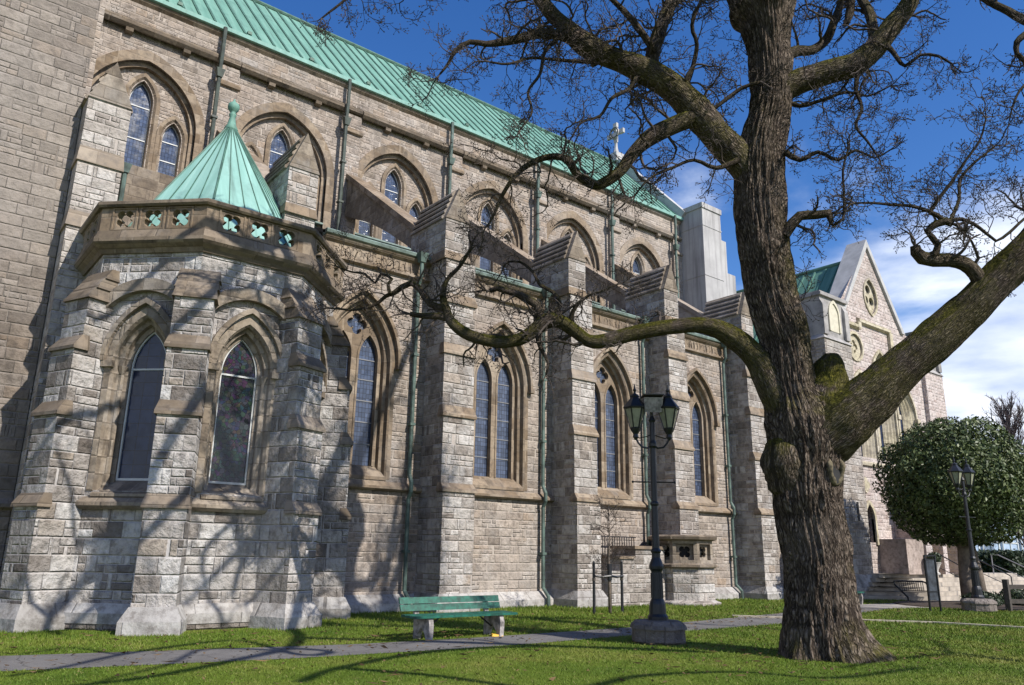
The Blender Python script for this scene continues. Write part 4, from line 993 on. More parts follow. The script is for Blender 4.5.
TRUNK = [(827, 672, 76), (826, 660, 74), (823, 640, 70), (820.5, 600, 66), (818, 560, 64), (811, 520, 62), (806, 480, 66), (804, 450, 70), (799, 420, 66), (793, 390, 48), (787, 350, 46), (772, 300, 46), (764, 250, 49), (759, 200, 49), (762, 150, 47), (771, 100, 37), (769, 50, 39), (766, 25, 45), (762, 8, 62), (757, -14, 56)]
pts, rad = limb_path(TRUNK, ODH, ODH)
def tflare(a, q, L, d):
    f = max(0.0, 1 - q.z / 1.1) ** 2
    lob = 0.5 + 0.5 * math.cos(5 * a + 0.6) + 0.35 * math.cos(3 * a + 2.0)
    right = max(0.0, d.dot(_r)) 
    return f * (0.04 + 0.12 * lob + 0.34 * right ** 3)
def tmoss(q, d, L):
    m = 0.0
    if 4.0 < q.z < 8.5: m += max(0, d.dot(_r)) * 0.75 * max(0, 1 - abs(q.z - 6.2) / 2.4)
    if q.z > 8.5: m += 0.05
    return m
bark_limb('trunk', pts, rad, 180, 0.055, 0.09, tflare, tmoss, fiss=0.055)
LIMBS = {}
def limb(key, L, D0, D1, nseg=28, amp=0.10, moss=0.12, fiss=0.0, step=0.12, world=None):
    pts, rad = limb_path(L, D0, D1) if world is None else world
    pts2, rad2 = catmull(pts, rad, max(0.06, step)); LIMBS[key] = (pts2, rad2)
    return bark_limb('limb', pts, rad, nseg, step, amp, mossf=lambda q, d, l: moss, fiss=fiss, seed=len(LIMBS) * 3.7)
D = ODH
limb('A', [(806, 450, 48), (826, 436, 58), (846, 418, 56), (870, 398, 47), (900, 370, 41), (930, 344, 38), (965, 313, 35), (1000, 277, 34), (1040, 236, 34), (1090, 165, 34), (1130, 70, 30), (1150, -60, 28)], D, D - 1.9, 72, 0.07, 0.38, 0.035, 0.06)
limb('stub', [(806, 446, 50), (817, 418, 52), (825, 395, 48), (829, 376, 42), (831, 362, 32), (831, 354, 14)], D - .05, D - .1, 40, 0.3, 0.75, 0.02, 0.07)
limb('B', [(797, 432, 44), (781, 398, 37), (768, 375, 32), (755, 357, 27), (738, 341, 22), (715, 328, 18), (690, 325, 16), (660, 328, 15), (630, 334, 15), (605, 341, 14), (588, 341, 14), (575, 331, 14), (561, 322, 14), (547, 321, 16), (535, 330, 14), (520, 339, 13), (500, 342, 13), (478, 338, 12), (462, 331, 11), (450, 320, 10), (446, 308, 9), (443, 296, 7), (447, 280, 5), (460, 266, 4), (470, 250, 3)], D, D + 0.5, 24, 0.14, 0.5, 0.0, 0.08)
limb('B2', [(449, 318, 9), (438, 316, 7), (424, 316, 6), (410, 314, 5)], D + .45, D + .35, 10, .1)
limb('B3', [(446, 308, 8), (438, 307, 7), (430, 304, 7), (424, 295, 7), (418, 287, 6), (411, 283, 6), (402, 287, 6), (394, 293, 5), (386, 296, 4), (378, 303, 3.5), (370, 307, 3), (355, 310, 2.5), (340, 309, 2), (326, 308, 1.6)], D + .45, D + .9, 10, .12)
limb('B4', [(390, 294, 4), (388, 284, 3.5), (392, 279, 3), (381, 274, 3), (375, 283, 2.5), (365, 274, 2.5), (352, 272, 2), (340, 268, 1.5)], D + .6, D + 1.0, 8, .1)
limb('B5', [(543, 323, 11), (540, 313, 9), (537, 305, 9), (528, 299, 8), (517, 294, 7), (506, 291, 6), (497, 288, 6), (490, 291, 5)], D + .3, D + .2, 12, .12)
limb('B6', [(551, 318, 8), (560, 305, 5), (553, 292, 4), (540, 285, 3.5), (533, 272, 3), (520, 262, 2.5), (508, 262, 2)], D + .3, D + .8, 8, .1)
limb('B7', [(540, 325, 7), (538, 340, 5), (543, 352, 4), (548, 362, 3), (546, 375, 2)], D + .3, D + .2, 8, .1)
limb('B8', [(575, 333, 8), (571, 318, 5), (577, 305, 4), (588, 296, 3), (600, 292, 2.5), (618, 284, 2)], D + .3, D - .3, 8, .1)
limb('C', [(764, 196, 30), (750, 172, 33), (730, 149, 32), (708, 125, 31), (690, 105, 31), (672, 89, 29), (655, 76, 27), (638, 68, 25), (620, 61, 23), (600, 53, 22), (582, 42, 24), (567, 28, 18), (552, 14, 15), (535, -8, 12), (505, -45, 10), (460, -90, 8), (400, -120, 6)], D, D - 0.6, 28, 0.12, 0.42, 0.0, 0.09)
limb('C2', [(582, 42, 14), (560, 35, 11), (537, 34, 10), (518, 39, 9), (502, 42, 8), (486, 44, 6), (470, 42, 5), (456, 50, 4), (448, 64, 3), (440, 74, 2)], D - .3, D - .8, 12, .12)
limb('C3', [(704, 112, 18), (692, 118, 18), (670, 127, 17), (649, 138, 16), (632, 155, 13), (620, 171, 11), (607, 181, 10), (594, 185, 9), (578, 175, 8), (566, 159, 7), (548, 157, 6), (530, 164, 6), (515, 176, 5), (503, 194, 4), (496, 210, 3), (490, 222, 2)], D - .15, D - .6, 16, .12, .36, 0, .08)
limb('C4', [(652, 74, 16), (653, 52, 14), (663, 22, 13), (673, -2, 12), (690, -40, 9), (700, -90, 6)], D - .2, D + .8, 12, .12)
limb('C5', [(622, 62, 7), (596, 62, 5), (571, 61, 4), (548, 59, 3), (530, 58, 3), (508, 64, 2.5), (490, 62, 2)], D - .2, D - .9, 8, .1)
limb('C6', [(680, 97, 7), (690, 76, 5), (697, 45, 4), (692, 25, 4), (704, -6, 3)], D - .2, D - .7, 8, .1)
limb('C7', [(655, 52, 8), (640, 30, 7), (625, 12, 6), (606, -8, 5), (590, -40, 4)], D - .2, D - .9, 8, .12)
limb('C8', [(700, 118, 7), (720, 104, 4), (742, 88, 4), (760, 82, 3)], D - .2, D - .5, 8, .1)
limb('D', [(776, 96, 24), (796, 83, 24), (820, 75, 24), (838, 70, 23), (856, 64, 22), (874, 49, 22), (891, 27, 20), (906, 8, 18), (922, -25, 15), (950, -90, 11), (960, -160, 7)], D, D - 0.8, 28, 0.11, 0.4, 0.0, 0.09)
limb('D2', [(874, 49, 11), (873, 30, 11), (869, 12, 10), (860, -6, 9), (850, -50, 7), (855, -110, 5)], D - .4, D + .5, 12, .1)
limb('D3', [(782, 58, 12), (797, 51, 11), (812, 50, 10), (826, 40, 9), (834, 22, 8), (841, 2, 7), (850, -40, 5)], D, D + .7, 12, .1)
limb('D4', [(882, 40, 6), (893, 52, 5), (905, 66, 4), (920, 55, 3), (938, 56, 3), (952, 64, 2)], D - .5, D - 1., 8, .1)
limb('D5', [(784, 100, 6), (800, 106, 4), (822, 100, 3.5), (846, 92, 3), (868, 96, 2), (890, 86, 1.6)], D, D - .6, 8, .1)
limb('E', [(784, 236, 11), (792, 224, 11), (800, 216, 10), (816, 215, 9), (831, 213, 8)], D - .3, D - .5, 12, .12)
limb('E2', [(829, 215, 5), (833, 226, 3.5), (843, 219, 3), (844, 195, 2.5), (843, 170, 2.2), (848, 150, 2)], D - .5, D - .8, 8, .1)
limb('F', [(984, 290, 15), (976, 274, 14), (965, 264, 14), (950, 260, 13), (934, 260, 13), (922, 258, 13), (916, 252, 11), (915, 246, 9)], D - 1.2, D - 1.5, 14, .12)
limb('F2', [(926, 258, 9), (936, 253, 8), (938, 245, 7), (932, 237, 6), (927, 231, 6), (936, 224, 7), (946, 221, 8), (953, 224, 7)], D - 1.45, D - 1.6, 10, .15)
limb('F3', [(944, 221, 6), (937, 215, 5), (928, 211, 4), (912, 206, 3.5), (895, 205, 3), (873, 203, 2.5), (855, 203, 2)], D - 1.55, D - 2.0, 8, .1)
limb('F4', [(930, 212, 4), (940, 197, 3.5), (953, 180, 3), (966, 160, 2.6), (980, 140, 2.2), (986, 118, 1.6)], D - 1.6, D - 2.1, 8, .1)
limb('F5', [(950, 220, 5), (962, 219, 4), (974, 224, 3.6), (987, 234, 3.2), (996, 241, 3), (1010, 232, 3), (1024, 219, 2.6), (1045, 205, 2)], D - 1.55, D - 1.6, 8, .1)
limb('F6', [(951, 219, 4), (959, 200, 3.4), (960, 180, 3), (972, 165, 2.5), (990, 150, 2)], D - 1.55, D - 1.2, 8, .1)
limb('H', [(1080, 20, 14), (1048, 26, 11), (1024, 20, 9), (1008, 11, 8), (990, 2, 7), (974, -10, 6), (940, -50, 5)], D - 1.9, D - 1.2, 10, .12)
limb('H2', [(1040, 24, 8), (1026, 34, 7), (1017, 42, 6), (1017, 54, 5), (1026, 62, 5), (1038, 72, 4), (1020, 90, 2.5), (1012, 108, 2)], D - 1.8, D - 1.9, 8, .12)
limb('D6', [(785, 152, 7), (800, 160, 5), (818, 152, 4), (838, 160, 3.5), (856, 150, 3), (874, 158, 2), (890, 150, 1.5)], D - .3, D - .8, 8, .1)
limb('D7', [(858, 72, 5), (856, 90, 4), (862, 108, 3.4), (856, 126, 3), (868, 142, 2.4), (880, 160, 1.6)], D - .4, D - .8, 8, .1)
limb('C9', [(500, -40, 7), (460, -25, 5), (425, -8, 4), (392, -2, 3.4), (362, -10, 3), (335, 8, 2.4), (322, 18, 1.6)], D - .7, D - 1.3, 8, .1)
limb('C10', [(738, 160, 6), (716, 168, 4.5), (694, 160, 3.6), (672, 168, 3), (650, 178, 2.4), (634, 196, 1.6)], D - .3, D - .9, 8, .1)
limb('C11', [(640, 70, 5), (630, 88, 4), (612, 98, 3.4), (600, 116, 3), (582, 122, 2.4), (570, 140, 1.6)], D - .3, D - 1.0, 8, .1)
limb('C12', [(560, 36, 5), (545, 52, 4), (540, 74, 3.2), (528, 92, 2.8), (532, 112, 2.2), (520, 130, 1.6)], D - .5, D - 1.0, 8, .1)
limb('G', [(850, -6, 10), (850, 12, 8), (846, 24, 6)], D, D - .1, 8, .1)
# unseen limbs added above the view to throw shadows on chapel and lawn
U0 = dv(756, -4, ODH)
def unseen_limb(key, pts, r0, r1):
    n = len(pts); limb(key, None, 0, 0, 12, 0.12, 0.12, 0, 0.2, world=([Vector(p) for p in pts], [r0 + (r1 - r0) * i / (n - 1) for i in range(n)]))
u = U0
unseen_limb('T1', [u, u + Vector((-.7, .3, 1.2)), (10.6, 8.9, 15.6), (9.0, 9.3, 15.9), (7.6, 9.2, 15.2), (6.4, 9.4, 15.4), (5.2, 9.1, 14.6)], .36, .05)
unseen_limb('T2', [u, u + Vector((.5, -.2, 1.6)), (14.2, 7.4, 17.5), (15.0, 7.0, 19.5)], .28, .07)
unseen_limb('T3', [(10.6, 8.9, 15.6), (10.0, 7.2, 15.4), (9.2, 5.6, 14.2), (8.2, 4.6, 14.0), (7.1, 4.2, 12.9), (6.2, 3.6, 12.6)], .20, .05)
unseen_limb('T4', [u, u + Vector((-.1, -1.0, 1.6)), (12.0, 5.6, 15.2), (11.0, 4.4, 13.9), (9.9, 3.0, 14.5), (8.6, 2.4, 13.6)], .22, .05)
unseen_limb('T5', [(9.0, 9.3, 15.9), (8.0, 10.6, 16.4), (6.9, 11.0, 15.8), (5.8, 11.4, 16.3)], .13, .04)
unseen_limb('T6', [(7.6, 9.2, 15.2), (6.6, 8.0, 14.2), (5.4, 7.4, 13.9), (4.4, 6.6, 12.9), (3.7, 6.3, 12.4)], .12, .04)
unseen_limb('T7', [(9.2, 5.6, 14.2), (8.6, 6.4, 12.6), (7.6, 6.6, 12.0), (6.6, 6.1, 11.2)], .11, .04)
unseen_limb('T8', [(11.0, 4.4, 13.9), (10.2, 2.6, 12.0), (8.8, 1.4, 10.8), (7.2, .8, 10.2), (5.6, .5, 9.6), (4.2, .6, 9.2)], .15, .05)
unseen_limb('T9', [LIMBS['A'][0][-1], LIMBS['A'][0][-1] + Vector((.8, -1.6, .8)), LIMBS['A'][0][-1] + Vector((2.4, -3.4, .8)), LIMBS['A'][0][-1] + Vector((3.4, -5.4, .4))], .22, .06)
def cast(px, py, Yw, Yl):      # point at depth Yl that throws its shadow on the wall point seen at a pixel
    d = _f + CR * ((px - 512) / CAM_F) - CU * ((py - 342.5) / CAM_F); p = Vector((0, 0, CAM_H)) + d * (Yw / d.y)
    return p + SUN_DIR * ((Yl - Yw) / SUN_DIR.y)
def shade_limb(key, L, r0, r1, Yw=17.1, Yl=5.9, join=None):  # added limb, shaped backwards from the shadow wanted on the chapel
    pts = [cast(x, y, Yw, Yl + .5 * math.sin(i * 1.9 + len(key))) for i, (x, y) in enumerate(L)]
    if join is not None:
        P_ = LIMBS[join][0]; q = min(P_, key=lambda a: (a - pts[0]).length); pts = [q, q.lerp(pts[0], .5) + Vector((.1, .2, .15))] + pts
    unseen_limb(key, pts, r0, r1)
shade_limb('S1', [(205, 395), (160, 455), (128, 514), (106, 540), (86, 562), (78, 585), (69, 622)], .13, .08, join='T3')
shade_limb('S2', [(86, 562), (66, 545), (58, 520), (40, 500)], .09, .04, join='S1')
shade_limb('S3', [(140, 500), (118, 470), (112, 430), (95, 400)], .08, .04, join='S1')
shade_limb('S4', [(300, 380), (282, 430), (279, 486), (274, 520), (245, 558), (236, 590)], .12, .06, join='T3')
shade_limb('S5', [(245, 558), (239, 523), (226, 495), (215, 470), (222, 440)], .08, .04, join='S4')
shade_limb('S6', [(222, 530), (205, 553), (209, 586), (220, 627)], .07, .04, 17.1, 5.3, join='S5')
shade_limb('S7', [(345, 400), (322, 455), (315, 508), (311, 553), (316, 590), (333, 628)], .13, .08, 17.1, 4.6, join='T3')
shade_limb('S8', [(311, 553), (283, 566), (268, 584), (246, 604)], .09, .05, 17.1, 4.7, join='S7')
shade_limb('S9', [(330, 575), (345, 560), (352, 520), (348, 480), (358, 440)], .08, .05, 17.1, 4.7, join='S7')
shade_limb('S10', [(330, 250), (300, 300), (272, 276), (255, 291), (222, 283), (205, 300)], .11, .05, 17.1, 9.0, join='T6')
shade_limb('S11', [(272, 276), (262, 250), (240, 240), (232, 222)], .07, .04, 17.1, 9.0, join='S10')
shade_limb('S12', [(255, 291), (268, 330), (300, 345), (308, 380)], .07, .04, 17.1, 9.0, join='S10')
shade_limb('S13', [(300, 300), (312, 330), (300, 360), (290, 400)], .08, .04, 17.1, 8.6, join='S10')
def ground_shade_limb(key, L, r0, r1, zl, join):  # added unseen limb, laid out so its shadow follows these lawn pixels
    pts = []
    for i, (px, py) in enumerate(L):
        d = _f + CR * ((px - 512) / CAM_F) - CU * ((py - 342.5) / CAM_F); p = Vector((0, 0, CAM_H)) + d * (-CAM_H / d.z)
        pts.append(p + SUN_DIR * ((zl + .4 * math.sin(i * 2.1)) / SUN_DIR.z))
    q = min(LIMBS[join][0], key=lambda a: (a - pts[0]).length); pts = [q, q.lerp(pts[0], .5) + Vector((.1, -.1, .3))] + pts
    unseen_limb(key, pts, r0, r1)
ground_shade_limb('Z1', [(330, 652), (300, 655), (240, 641), (180, 646), (120, 655), (60, 668), (10, 676)], .10, .05, 9.6, 'T8')
ground_shade_limb('Z2', [(200, 650), (170, 664), (130, 674), (90, 684)], .07, .03, 10.4, 'Z1')
ground_shade_limb('Z3', [(120, 655), (70, 648), (20, 654), (-30, 650)], .07, .03, 9.6, 'Z1')
ground_shade_limb('Z4', [(700, 652), (620, 648), (520, 647), (430, 652), (340, 668), (300, 682)], .15, .07, 10.5, 'T8')
ground_shade_limb('Z5', [(520, 647), (480, 640), (440, 640), (400, 644)], .07, .03, 11.6, 'Z4')
ground_shade_limb('Z6', [(560, 690), (640, 676), (740, 672), (830, 678), (920, 668)], .10, .05, 10.5, 'Z4')
ground_shade_limb('Z7', [(1024, 662), (950, 655), (890, 660), (840, 668)], .09, .04, 10.0, 'T9')
ground_shade_limb('Z8', [(950, 655), (930, 640), (880, 634)], .06, .03, 10.0, 'Z7')
# knots, burl, mossy stump
def lump(name, c, r, mat='bark', sq=(1, 1, 1), amp=.25, moss=0.0, ax=None):
    mb = MB(); vs = []; n1, n2 = 18, 24
    for i in range(n1 + 1):
        for k in range(n2):
            a = math.pi * i / n1; b = 2 * math.pi * k / n2; d = Vector((math.sin(a) * math.cos(b), math.sin(a) * math.sin(b), math.cos(a)))
            q = Vector((d.x * sq[0], d.y * sq[1], d.z * sq[2])) * r; q *= 1 + amp * mnoise.noise(Vector(c) * 2 + d * 1.8) + amp * .5 * mnoise.noise(d * 5); vs.append(Vector(c) + q)
    fs = [(i * n2 + k, i * n2 + (k + 1) % n2, (i + 1) * n2 + (k + 1) % n2, (i + 1) * n2 + k) for i in range(n1) for k in range(n2)]
    mb.v = vs; mb.f = fs; uvs = [(math.atan2(v.y - 7.85, v.x - 13.0) * .8, v.z) for v in vs]
    o = mb.build(name, mat, OAK, smooth=True, uvs=uvs, fixn=True)
    at = o.data.attributes.new('moss', 'FLOAT', 'POINT'); at.data.foreach_set('value', np.full(len(vs), moss, dtype=np.float32)); return o
lump('burl', dv(788, 466, D - .12), .46, sq=(.95, .95, 1.25), amp=.18, moss=.15)
kc = dv(834, 470, D - .44); toC = (Vector((0, 0, CAM_H)) - kc); toC.z = 0; toC = (toC.normalized() * .75 + _r * 0.66).normalized()
kx = Vector((-toC.y, toC.x, 0)).normalized(); kz = Vector((0, 0, 1))
lump('burl', kc - toC * .36, .40, sq=(1, 1, 1.25), amp=.08, moss=.25)
mb = MB(); ring = []
for i in range(28):
    a = 2 * math.pi * i / 28; ring.append(kc + kx * math.cos(a) * .15 + kz * math.sin(a) * .23 + toC * (.02 + .03 * math.sin(a * 2 + 1)))
ring.append(ring[0]); mb.tube(ring, [0.050 + .012 * math.sin(i * 2 * math.pi / 28 * 5) for i in range(29)], 10, cap=False)
sc = mb.build('branch_scar', 'cut_wood', OAK, smooth=True)
mb = MB(); mb.add([kc + kx * math.cos(2 * math.pi * i / 20) * .15 + kz * math.sin(2 * math.pi * i / 20) * .23 + toC * .04 for i in range(20)] + [kc + toC * .03], [(i, (i + 1) % 20, 20) for i in range(20)])
mb.build('hollow', 'dark', sc)
# surface roots
for a, L_ in ((-.62, 1.1),):
    b = Vector((13.0, 7.85, 0)); d = Vector((math.cos(a), math.sin(a), 0)); s_ = Vector((-d.y, d.x, 0))
    pts = [b + d * (.35 + L_ * t) + s_ * .10 * math.sin(t * 5) + Vector((0, 0, .42 * (1 - t) ** 2 - .07 * t)) for t in (0, .2, .4, .6, .8, 1)]
    bark_limb('root', pts, [.30, .24, .18, .13, .09, .05], 16, .08, .25, fiss=.015, seed=a)

# ---- shoots and twigs: crooked, forking, with buds at the tips
random.seed(21)
TV = []; TF = []
def tw_tube(pts, r0, r1, n=4):
    b = len(TV); m = len(pts)
    t = (pts[1] - pts[0]).normalized(); x = t.cross(Vector((.3, .2, 1))).normalized()
    for i, p in enumerate(pts):
        t = (pts[min(i + 1, m - 1)] - pts[max(i - 1, 0)]).normalized(); x = (x - t * x.dot(t))
        x = x.normalized() if x.length > 1e-5 else t.orthogonal().normalized(); y = t.cross(x); r = r0 + (r1 - r0) * i / (m - 1)
        for k in range(n): a = 2 * math.pi * k / n; TV.append(p + (x * math.cos(a) + y * math.sin(a)) * r)
    for i in range(m - 1):
        for k in range(n): TF.append((b + i * n + k, b + i * n + (k + 1) % n, b + (i + 1) * n + (k + 1) % n, b + (i + 1) * n + k))
def bud(p, d, r):
    b = len(TV); x = d.orthogonal().normalized(); y = d.cross(x); c = p + d * r * .9
    TV.extend([p - d * r * .2, c + x * r, c + y * r, c - x * r, c - y * r, p + d * r * 3.0])
    TF.extend([(b, b + 2, b + 1), (b, b + 3, b + 2), (b, b + 4, b + 3), (b, b + 1, b + 4), (b + 5, b + 1, b + 2), (b + 5, b + 2, b + 3), (b + 5, b + 3, b + 4), (b + 5, b + 4, b + 1)])
def rv(s=1.0): return Vector((random.gauss(0, s), random.gauss(0, s), random.gauss(0, s)))
NT = [0]
def shoot(p, d, L, r, lev, fine=True):
    n = max(3, int(L / 0.09)) if lev < 2 else max(3, int(L / 0.07))
    pts = [p.copy()]; dirs = [d.copy()]; q = p.copy(); dd = d.copy(); up = Vector((0, 0, 0.06))
    for i in range(n):
        dd = (dd + rv(0.33 if lev == 0 else .27 if lev == 1 else .2) + up * (.6 if lev else .35)).normalized(); q = q + dd * (L / n); pts.append(q.copy()); dirs.append(dd.copy())
    r1 = max(0.0034, r * 0.42); tw_tube(pts, r, r1, 5 if lev == 0 else 4 if lev == 1 else 3); NT[0] += 1
    if lev == 3: 
        bud(pts[-1], dirs[-1], .0115); return
    if not fine and lev >= 1: return
    if lev == 0: cnt = max(3, int(L / .20))
    elif lev == 1: cnt = max(2, int(L / .165))
    else: cnt = max(2, int(L / .14))
    for k in range(cnt):
        t = (k + ru(.35, 1.0)) / cnt; i = min(n, max(1, int(t * n)))
        side = (dirs[i].cross(rv()).normalized() * ru(.6, 1.15) + dirs[i] * ru(.35, .9)).normalized()
        ll = L * ru(.32, .62) * (1.1 - .5 * t) if lev < 2 else ru(.06, .16)
        if ll > .05: shoot(pts[i], side, ll, max(.0042, (r + (r1 - r) * t) * .62), lev + 1, fine)
    bud(pts[-1], dirs[-1], .010)
    if lev >= 1:
        for k in range(random.choice((2, 3))): shoot(pts[-1], (dirs[-1] + rv(.55)).normalized(), ru(.05, .12), .0042, 3)
def sprout(key, every, L0, L1, start=.12, fine=True, upb=0.05, rmax=.032):
    pts, rad = LIMBS[key]; acc = 0; tot = sum((pts[i + 1] - pts[i]).length for i in range(len(pts) - 1)); cur = 0; nxt = every * ru(.3, 1)
    for i in range(len(pts) - 1):
        cur += (pts[i + 1] - pts[i]).length
        if cur / tot < start or cur < nxt: continue
        nxt = cur + every * ru(.5, 1.5); t = (pts[i + 1] - pts[i]).normalized()
        d = t.cross(rv()).normalized(); d = (d * 1.0 + t * ru(-.1, .7) + Vector((0, 0, upb))).normalized()
        shoot(pts[i] + d * rad[i] * .85, d, ru(L0, L1), min(rmax, max(.008, rad[i] * .35)), 0, fine)
    t = (pts[-1] - pts[-2]).normalized()
    for k in range(3): shoot(pts[-1], (t + rv(.45) + Vector((0, 0, 0 if fine else 1.1))).normalized(), ru(L0, L1) * .7, min(.022, max(.006, rad[-1] * .8)), 1 if L1 < .8 else 0, fine)
for key, ev, a, b, st_ in (('B', .26, .35, .95, .36), ('B2', .22, .3, .6, .2), ('B3', .15, .4, .9, .05), ('B4', .14, .35, .8, .05), ('B5', .15, .35, .8, .1), ('B6', .16, .35, .8, .1), ('B7', .18, .3, .55, .1), ('B8', .16, .35, .8, .1),
                          ('C', .20, .5, 1.3, .16), ('C2', .14, .5, 1.2, .05), ('C3', .19, .5, 1.15, .12), ('C4', .18, .6, 1.3, .1), ('C5', .15, .4, 1.0, .1), ('C6', .16, .5, 1.1, .1), ('C7', .16, .6, 1.3, .1), ('C8', .16, .4, .9, .1),
                          ('D', .26, .5, 1.2, .18), ('D2', .22, .5, 1.1, .1), ('D3', .20, .5, 1.1, .15), ('D4', .14, .45, 1.0, .05), ('D5', .15, .5, 1.1, .1), ('D6', .13, .35, .8, .05), ('D7', .13, .35, .8, .05), ('C9', .14, .35, .8, .1), ('C10', .13, .35, .75, .05), ('C11', .13, .35, .8, .05), ('C12', .13, .35, .8, .05), ('E', .26, .35, .8, .3), ('E2', .15, .4, .85, .1), ('F', .5, .3, .6, .3), ('F2', .2, .4, .8, .3),
                          ('F3', .15, .5, .95, .1), ('F4', .14, .5, .95, .1), ('F5', .15, .45, .95, .1), ('F6', .15, .5, .95, .1), ('H', .26, .4, .8, .2), ('H2', .2, .35, .7, .2), ('A', 1.2, .5, .9, .35)):
    sprout(key, ev * 1.28, a * 1.15, b * 1.3, st_)
for i in range(16):      # short shoots straight off the trunk
    k = ru(.45, .97); j = int(k * (len(TRUNK) - 1)); px, py, wpx = TRUNK[j]; sgn = random.choice((-1, 1)); p = dv(px + sgn * wpx * .45, py + ru(-10, 10), ODH)
    if py < 330: shoot(p, (_r * sgn + rv(.4) + Vector((0, 0, .4))).normalized(), ru(.5, 1.1), .010, 0)
for key in ('T1', 'T3', 'T4', 'T5', 'T6', 'T7', 'T2'): sprout(key, 1.0, .7, 1.5, .3, fine=False)
for k in range(1, 14): sprout('S%d' % k, .6, .4, .8, .25, fine=False, upb=1.2)
mb = MB(); mb.v = TV; mb.f = TF
mb.build('twigs', 'twig', OAK, fixn=False, uvs=[(0, 0)] * len(TV))
print('twigs', NT[0], len(TF))

# ================================================================ street furniture
def lamp_post(loc, rot, label):
    R_ = empty('street_lamp', (0, 0, 0)); tag(R_, label, 'lamp post', 'twin lantern lamp posts')
    def pt(mb, n, m, par=R_, **k): return mb.build(n, m, par, **k)
    mb = MB()
    mb.lathe((0, 0, 0), [(.50, -.05), (.52, .04), (.51, .25)], 8, math.radians(22.5))
    mb.lathe((0, 0, 0), [(.545, .252), (.55, .28), (.53, .33), (.44, .40), (.25, .41)], 8, math.radians(22.5)); pt(mb, 'plinth', 'rubble')
    mb = MB(); mb.lathe((0, 0, 0), [(.20, .405), (.20, .47), (.165, .52), (.155, .70), (.135, .76), (.115, .80), (.105, 1.28), (.11, 1.31), (.14, 1.35), (.145, 1.40), (.125, 1.46), (.085, 1.56), (.085, 1.64), (.105, 1.68), (.075, 1.74), (.065, 2.55), (.09, 2.58), (.09, 2.61), (.062, 2.64), (.055, 3.70), (.08, 3.74), (.08, 3.79), (.055, 3.86), (.05, 4.22), (.075, 4.26), (.03, 4.36)], 16)
    pole = pt(mb, 'pole', 'iron', smooth=False)
    mb = MB()
    for i in range(12):
        a = 2 * math.pi * i / 12; mb.tube([(.112 * math.cos(a), .112 * math.sin(a), .81), (.106 * math.cos(a), .106 * math.sin(a), 1.27)], .011, 5)
    pt(mb, 'fluting', 'iron', pole)
    mb = MB(); mb.tube([(-.42, 0, 3.02), (.42, 0, 3.02)], .014, 6); mb.sphere((-.42, 0, 3.02), .026, 6); mb.sphere((.42, 0, 3.02), .026, 6); pt(mb, 'ladder_bar', 'iron')
    for s in (-1, 1):
        mb = MB(); pts = [(0, 0, 3.78), (s * .10, 0, 3.70), (s * .22, 0, 3.72), (s * .29, 0, 3.80), (s * .34, 0, 3.90)]; mb.tube(pts, .021, 7)
        mb.tube([(0, 0, 3.98), (s * .14, 0, 3.93), (s * .26, 0, 3.9), (s * .33, 0, 3.93)], .012, 6); pt(mb, 'arm', 'iron')
        c = (s * .34, 0, 0)
        mb = MB(); mb.lathe(c, [(.02, 3.86), (.06, 3.92), (.05, 3.98), (.10, 4.06), (.115, 4.10), (.105, 4.115)], 6)
        mb.lathe(c, [(.235, 4.50), (.245, 4.53), (.19, 4.60), (.11, 4.70), (.085, 4.74), (.095, 4.76), (.075, 4.80), (.03, 4.82), (.022, 4.86), (.04, 4.89), (.02, 4.93), (.008, 5.02)], 6)
        for i in range(6):
            a = 2 * math.pi * i / 6; mb.bar((c[0] + .105 * math.cos(a), .105 * math.sin(a), 4.10), (c[0] + .222 * math.cos(a), .222 * math.sin(a), 4.51), .02)
        ln = pt(mb, 'lantern', 'iron')
        mb = MB(); mb.lathe(c, [(.094, 4.12), (.20, 4.495)], 6); pt(mb, 'pane', 'lantern_glass', ln)
    R_.location = loc; R_.rotation_euler = (0, 0, rot); return R_
LP = lamp_post((12.22, 10.62, 0), math.atan2(_r.y, _r.x), 'black twin lantern lamp post with floodlight on a stone block before the buttresses')
# floodlight fixed between the lanterns of the near lamp
mb = MB(); F = frame((.02, 0, 0), 0)
mb.hexa([(-.16, -.10, 4.42), (.20, -.10, 4.42), (.20, .16, 4.50), (-.16, .16, 4.50), (-.17, -.16, 4.72), (.21, -.16, 4.72), (.21, .20, 4.76), (-.17, .20, 4.76)])
fl = mb.build('floodlight', 'bench_concrete', LP)
mb = MB(); mb.box(-.19, .23, -.20, .23, 4.765, 4.785); mb.tube([(0, .03, 4.30), (0, .03, 4.45)], .03, 8); mb.build('floodlight_lid', 'slate', fl)
L2 = copy_tree([o for o in bpy.data.objects if o == LP][0])
for ch in list(L2.children):
    if ch.name.startswith('floodlight'):
        for g_ in list(ch.children): bpy.data.objects.remove(g_)
        bpy.data.objects.remove(ch)
L2.location = (29.0, 11.45, 0); L2.rotation_euler = (0, 0, math.atan2(_r.y, _r.x) + .5)
L2['label'] = 'distant black lamp post standing in front of the round holly tree'

